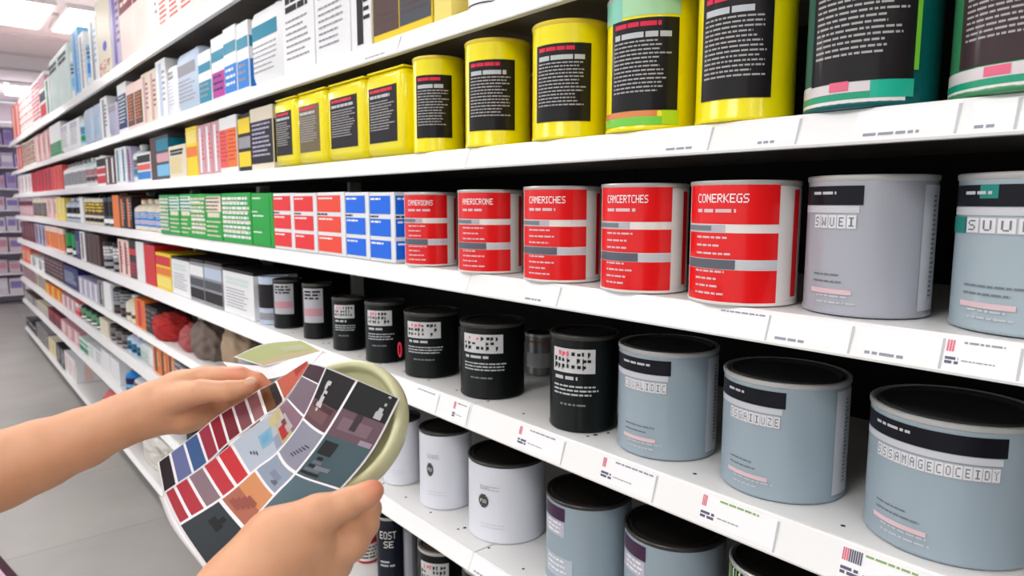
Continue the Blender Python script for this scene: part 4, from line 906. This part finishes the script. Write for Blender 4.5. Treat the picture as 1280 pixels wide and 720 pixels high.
# ------------------------------------------------------------------ the shopper's forearms and hands
def rc(P, a, b, ra, rb):      # distance to a tapered capsule
    a = np.array(a, float); b = np.array(b, float); ba = b - a; l2 = ba @ ba; t = np.clip(((P - a) @ ba) / l2, 0, 1)
    return np.linalg.norm(P - a - t[..., None] * ba, axis=-1) - (ra + (rb - ra) * t)
def smin(a, b, k): h = np.clip(.5 + .5 * (b - a) / k, 0, 1); return b + (a - b) * h - k * h * (1 - h)
def cpt(u, v, d): d = d + DADD; return ((u - 640) / FPX * d, (v - 360) / FPX * d, d)
def chain(P, pts, k=.004):    # pts: (u, v, depth, radius in pixels)
    d = None
    for p, q in zip(pts[:-1], pts[1:]):
        e1 = rc(P, cpt(*p[:3]), cpt(*q[:3]), p[3] * (p[2] + DADD) / FPX, q[3] * (q[2] + DADD) / FPX); d = e1 if d is None else smin(d, e1, k)
    return d
def nets(fn, lo, hi, h):      # surface nets over a distance field sampled in the camera frame
    ax = [np.arange(lo[i], hi[i] + h, h) for i in range(3)]
    V = np.empty([len(a) for a in ax], np.float32)
    for i, x in enumerate(ax[0]):
        Yg, Zg = np.meshgrid(ax[1], ax[2], indexing='ij'); V[i] = fn(np.stack([np.full_like(Yg, x), Yg, Zg], -1))
    S = V < 0; c = np.zeros([s - 1 for s in V.shape], np.int8)
    for dx in (0, 1):
        for dy in (0, 1):
            for dz in (0, 1): c += S[dx:V.shape[0] - 1 + dx, dy:V.shape[1] - 1 + dy, dz:V.shape[2] - 1 + dz]
    act = (c > 0) & (c < 8); idx = -np.ones(act.shape, np.int64); cells = np.argwhere(act); idx[act] = np.arange(len(cells))
    acc = np.zeros((len(cells), 3)); cnt = np.zeros(len(cells)); cor = [(i, j, k) for i in (0, 1) for j in (0, 1) for k in (0, 1)]
    for p in cor:
        for ax_ in range(3):
            if p[ax_]: continue
            q = list(p); q[ax_] = 1
            va = V[cells[:, 0] + p[0], cells[:, 1] + p[1], cells[:, 2] + p[2]]; vb = V[cells[:, 0] + q[0], cells[:, 1] + q[1], cells[:, 2] + q[2]]
            m_ = (va < 0) != (vb < 0); t = np.where(m_, va / np.where(m_, va - vb, 1), 0); pt = np.array(p, float)[None].repeat(len(cells), 0); pt[:, ax_] = t
            acc[m_] += pt[m_]; cnt[m_] += 1
    vert = (cells + acc / cnt[:, None]) * h + np.array([a[0] for a in ax])
    faces = []
    for a in range(3):
        b, c2 = (a + 1) % 3, (a + 2) % 3; sl0 = [slice(None)] * 3; sl1 = [slice(None)] * 3; sl0[a] = slice(0, -1); sl1[a] = slice(1, None)
        E1 = S[tuple(sl0)] != S[tuple(sl1)]
        for e in np.argwhere(E1):
            if e[b] == 0 or e[c2] == 0 or e[b] >= V.shape[b] - 1 or e[c2] >= V.shape[c2] - 1: continue
            q = []
            for db, dc in ((0, 0), (1, 0), (1, 1), (0, 1)):
                w = e.copy(); w[b] -= db; w[c2] -= dc; q.append(int(idx[tuple(w)]))
            if min(q) < 0: continue
            faces.append(q if S[tuple(e)] else q[::-1])
    return vert, faces
def left_hand(P):
    d = chain(P, [(-150, 648, .455, 60), (0, 588, .505, 46), (50, 568.5, .52, 41), (103, 548, .533, 35), (150, 527, .543, 30), (188, 511, .55, 28.5)], .012)
    palm = chain(P, [(188, 510, .552, 27.5), (228, 491, .562, 27), (262, 474, .568, 16)], .01)
    palm = smin(palm, chain(P, [(192, 516, .558, 22), (232, 511, .575, 26), (268, 505, .588, 18)], .01), .012)
    palm = smin(palm, chain(P, [(195, 520, .552, 18), (230, 522, .560, 17), (258, 520, .572, 12)], .01), .010)
    d = smin(d, palm, .016)
    th = chain(P, [(212, 500, .545, 20), (252, 489, .533, 14.5), (286, 488.5, .530, 12.5), (313, 482.5, .534, 9.0)], .004)
    d = smin(d, th, .0045)
    ix = chain(P, [(252, 473, .566, 15), (276, 470, .563, 12), (300, 469.5, .560, 11), (322, 474, .560, 8.5), (333, 482, .563, 7.5)], .003)
    d = smin(d, ix, .0035)
    for pts in ([(262, 490, .585, 14), (292, 487, .592, 12), (320, 486, .592, 10), (338, 492, .586, 8)], [(262, 505, .590, 14), (290, 504, .602, 11.5), (318, 502, .602, 10), (334, 508, .595, 8)],
                [(258, 518, .588, 12), (282, 524, .600, 10), (304, 524, .600, 9), (318, 528, .594, 7.5)]):
        d = smin(d, chain(P, pts, .004), .004)
    d = np.maximum(d, -(rc(P, cpt(268, 452, .548), cpt(272, 470, .548), .0008, .0006) - .0003)) if 0 else d
    return d
def right_hand(P):
    d = chain(P, [(110, 1010, .30, 84), (215, 850, .365, 66), (303, 742, .418, 51)], .02)
    palm = chain(P, [(303, 742, .418, 51), (350, 688, .435, 47), (385, 672, .44, 36)], .02)
    palm = smin(palm, chain(P, [(330, 760, .43, 50), (385, 715, .452, 38), (405, 700, .455, 31)], .02), .015)
    d = smin(d, palm, .02)
    th = chain(P, [(352, 672, .432, 41), (398, 645, .435, 26), (436, 628.5, .440, 18.0), (458, 619, .444, 15.5), (467, 613, .446, 13)], .006)
    d = smin(d, th, .0045)
    ix = chain(P, [(395, 700, .452, 33), (436, 676, .458, 25), (455, 655, .476, 18), (462, 636, .500, 14), (455, 618, .530, 11.5)], .005)
    d = smin(d, ix, .003)
    for pts in ([(385, 735, .465, 30), (415, 705, .482, 24), (437, 680, .505, 17), (444, 655, .530, 13), (438, 636, .552, 11)], [(365, 765, .475, 28), (392, 735, .50, 21), (412, 705, .525, 16), (420, 680, .552, 12), (415, 660, .566, 10)],
                [(345, 790, .480, 24), (370, 770, .508, 18), (388, 745, .532, 13), (395, 725, .55, 11), (393, 708, .562, 9.5)]):
        d = smin(d, chain(P, pts, .005), .005)
    return d
v1, f1 = nets(left_hand, (-.62, .06, .54), (-.22, .33, .80), .0019)
v2, f2 = nets(right_hand, (-.37, .15, .38), (-.11, .42, .77), .0019)
allv = [cam2world(p) for p in v1] + [cam2world(p) for p in v2]
allf = f1 + [[a + len(v1) for a in f] for f in f2]
SKIN = bpy.data.materials.new('skin'); SKIN.use_nodes = True; nt = SKIN.node_tree; b = nt.nodes['Principled BSDF']
b.inputs['Roughness'].default_value = .5; b.inputs['Subsurface Weight'].default_value = .18; b.inputs['Subsurface Radius'].default_value = (.012, .005, .003); b.inputs['Subsurface Scale'].default_value = 1.0
vc = nt.nodes.new('ShaderNodeVertexColor'); vc.layer_name = 'blush'
n1 = nt.nodes.new('ShaderNodeTexNoise'); n1.inputs['Scale'].default_value = 38; n1.inputs['Detail'].default_value = 4
tcn = nt.nodes.new('ShaderNodeTexCoord'); nt.links.new(tcn.outputs['Object'], n1.inputs['Vector'])
base = nt.nodes.new('ShaderNodeMix'); base.data_type = 'RGBA'; base.inputs[6].default_value = lin((222, 170, 132)); base.inputs[7].default_value = lin((208, 148, 112)); nt.links.new(n1.outputs['Fac'], base.inputs[0])
mixr = nt.nodes.new('ShaderNodeMix'); mixr.data_type = 'RGBA'; mixr.inputs[7].default_value = lin((226, 112, 92)); nt.links.new(base.outputs[2], mixr.inputs[6]); nt.links.new(vc.outputs['Color'], mixr.inputs[0]); nt.links.new(mixr.outputs[2], b.inputs['Base Color'])
n2 = nt.nodes.new('ShaderNodeTexNoise'); n2.inputs['Scale'].default_value = 420; n2.inputs['Detail'].default_value = 3; nt.links.new(tcn.outputs['Object'], n2.inputs['Vector'])
bp = nt.nodes.new('ShaderNodeBump'); bp.inputs['Strength'].default_value = .12; bp.inputs['Distance'].default_value = .0006; nt.links.new(n2.outputs['Fac'], bp.inputs['Height']); nt.links.new(bp.outputs['Normal'], b.inputs['Normal'])
person = new('person', allv, allf, SKIN, smooth=True)
ca = person.data.color_attributes.new('blush', 'FLOAT_COLOR', 'POINT'); tips = [(pix(472, 606, .446), .022), (pix(332, 480, .56), .022), (pix(300, 468, .56), .022), (pix(316, 484, .534), .012)]
vals = []
for p in allv:
    w = max(max(0, 1 - (p - q).length / r) for q, r in tips); w = min(1, w * 1.2) * .5; vals += [w, w, w, 1]
ca.data.foreach_set('color', vals)
md = person.modifiers.new('smooth', 'SMOOTH'); md.factor = .5; md.iterations = 4
tag(person, 'person seen only as two bare forearms and hands holding a colour booklet and a lid', 'person')
# nails, part of the person
def nail(c, nrm, ax, w, l, lab):
    nrm = nrm.normalized(); ax = (ax - nrm * ax.dot(nrm)).normalized(); sx = nrm.cross(ax); vs = []; fs = []; N, K2 = 5, 16
    for i in range(N + 1):
        for k in range(K2):
            a = 2 * math.pi * k / K2; r = i / N; x = math.cos(a) * r * w; y = math.sin(a) * r * l; vs.append(c + sx * x + ax * y + nrm * (.0012 - (x / w) ** 2 * w * .42 - .0008 * (y / l) ** 2))
    for i in range(N):
        for k in range(K2): fs.append((i * K2 + k, i * K2 + (k + 1) % K2, (i + 1) * K2 + (k + 1) % K2, (i + 1) * K2 + k))
    o = new('thumb_nail', vs, fs, mat((226, 178, 148), .35, coat=.3), parent=person, smooth=True); return o
ey = Vector((0, 0, EYE))
c = pix(312, 480, .534); n_ = (ey - c).normalized() + (cam2world((.1, -.55, 0)) - ey); nail(c + n_.normalized() * .0072, n_, pix(322, 478, .536) - pix(300, 486, .531), .0046, .0062, '')
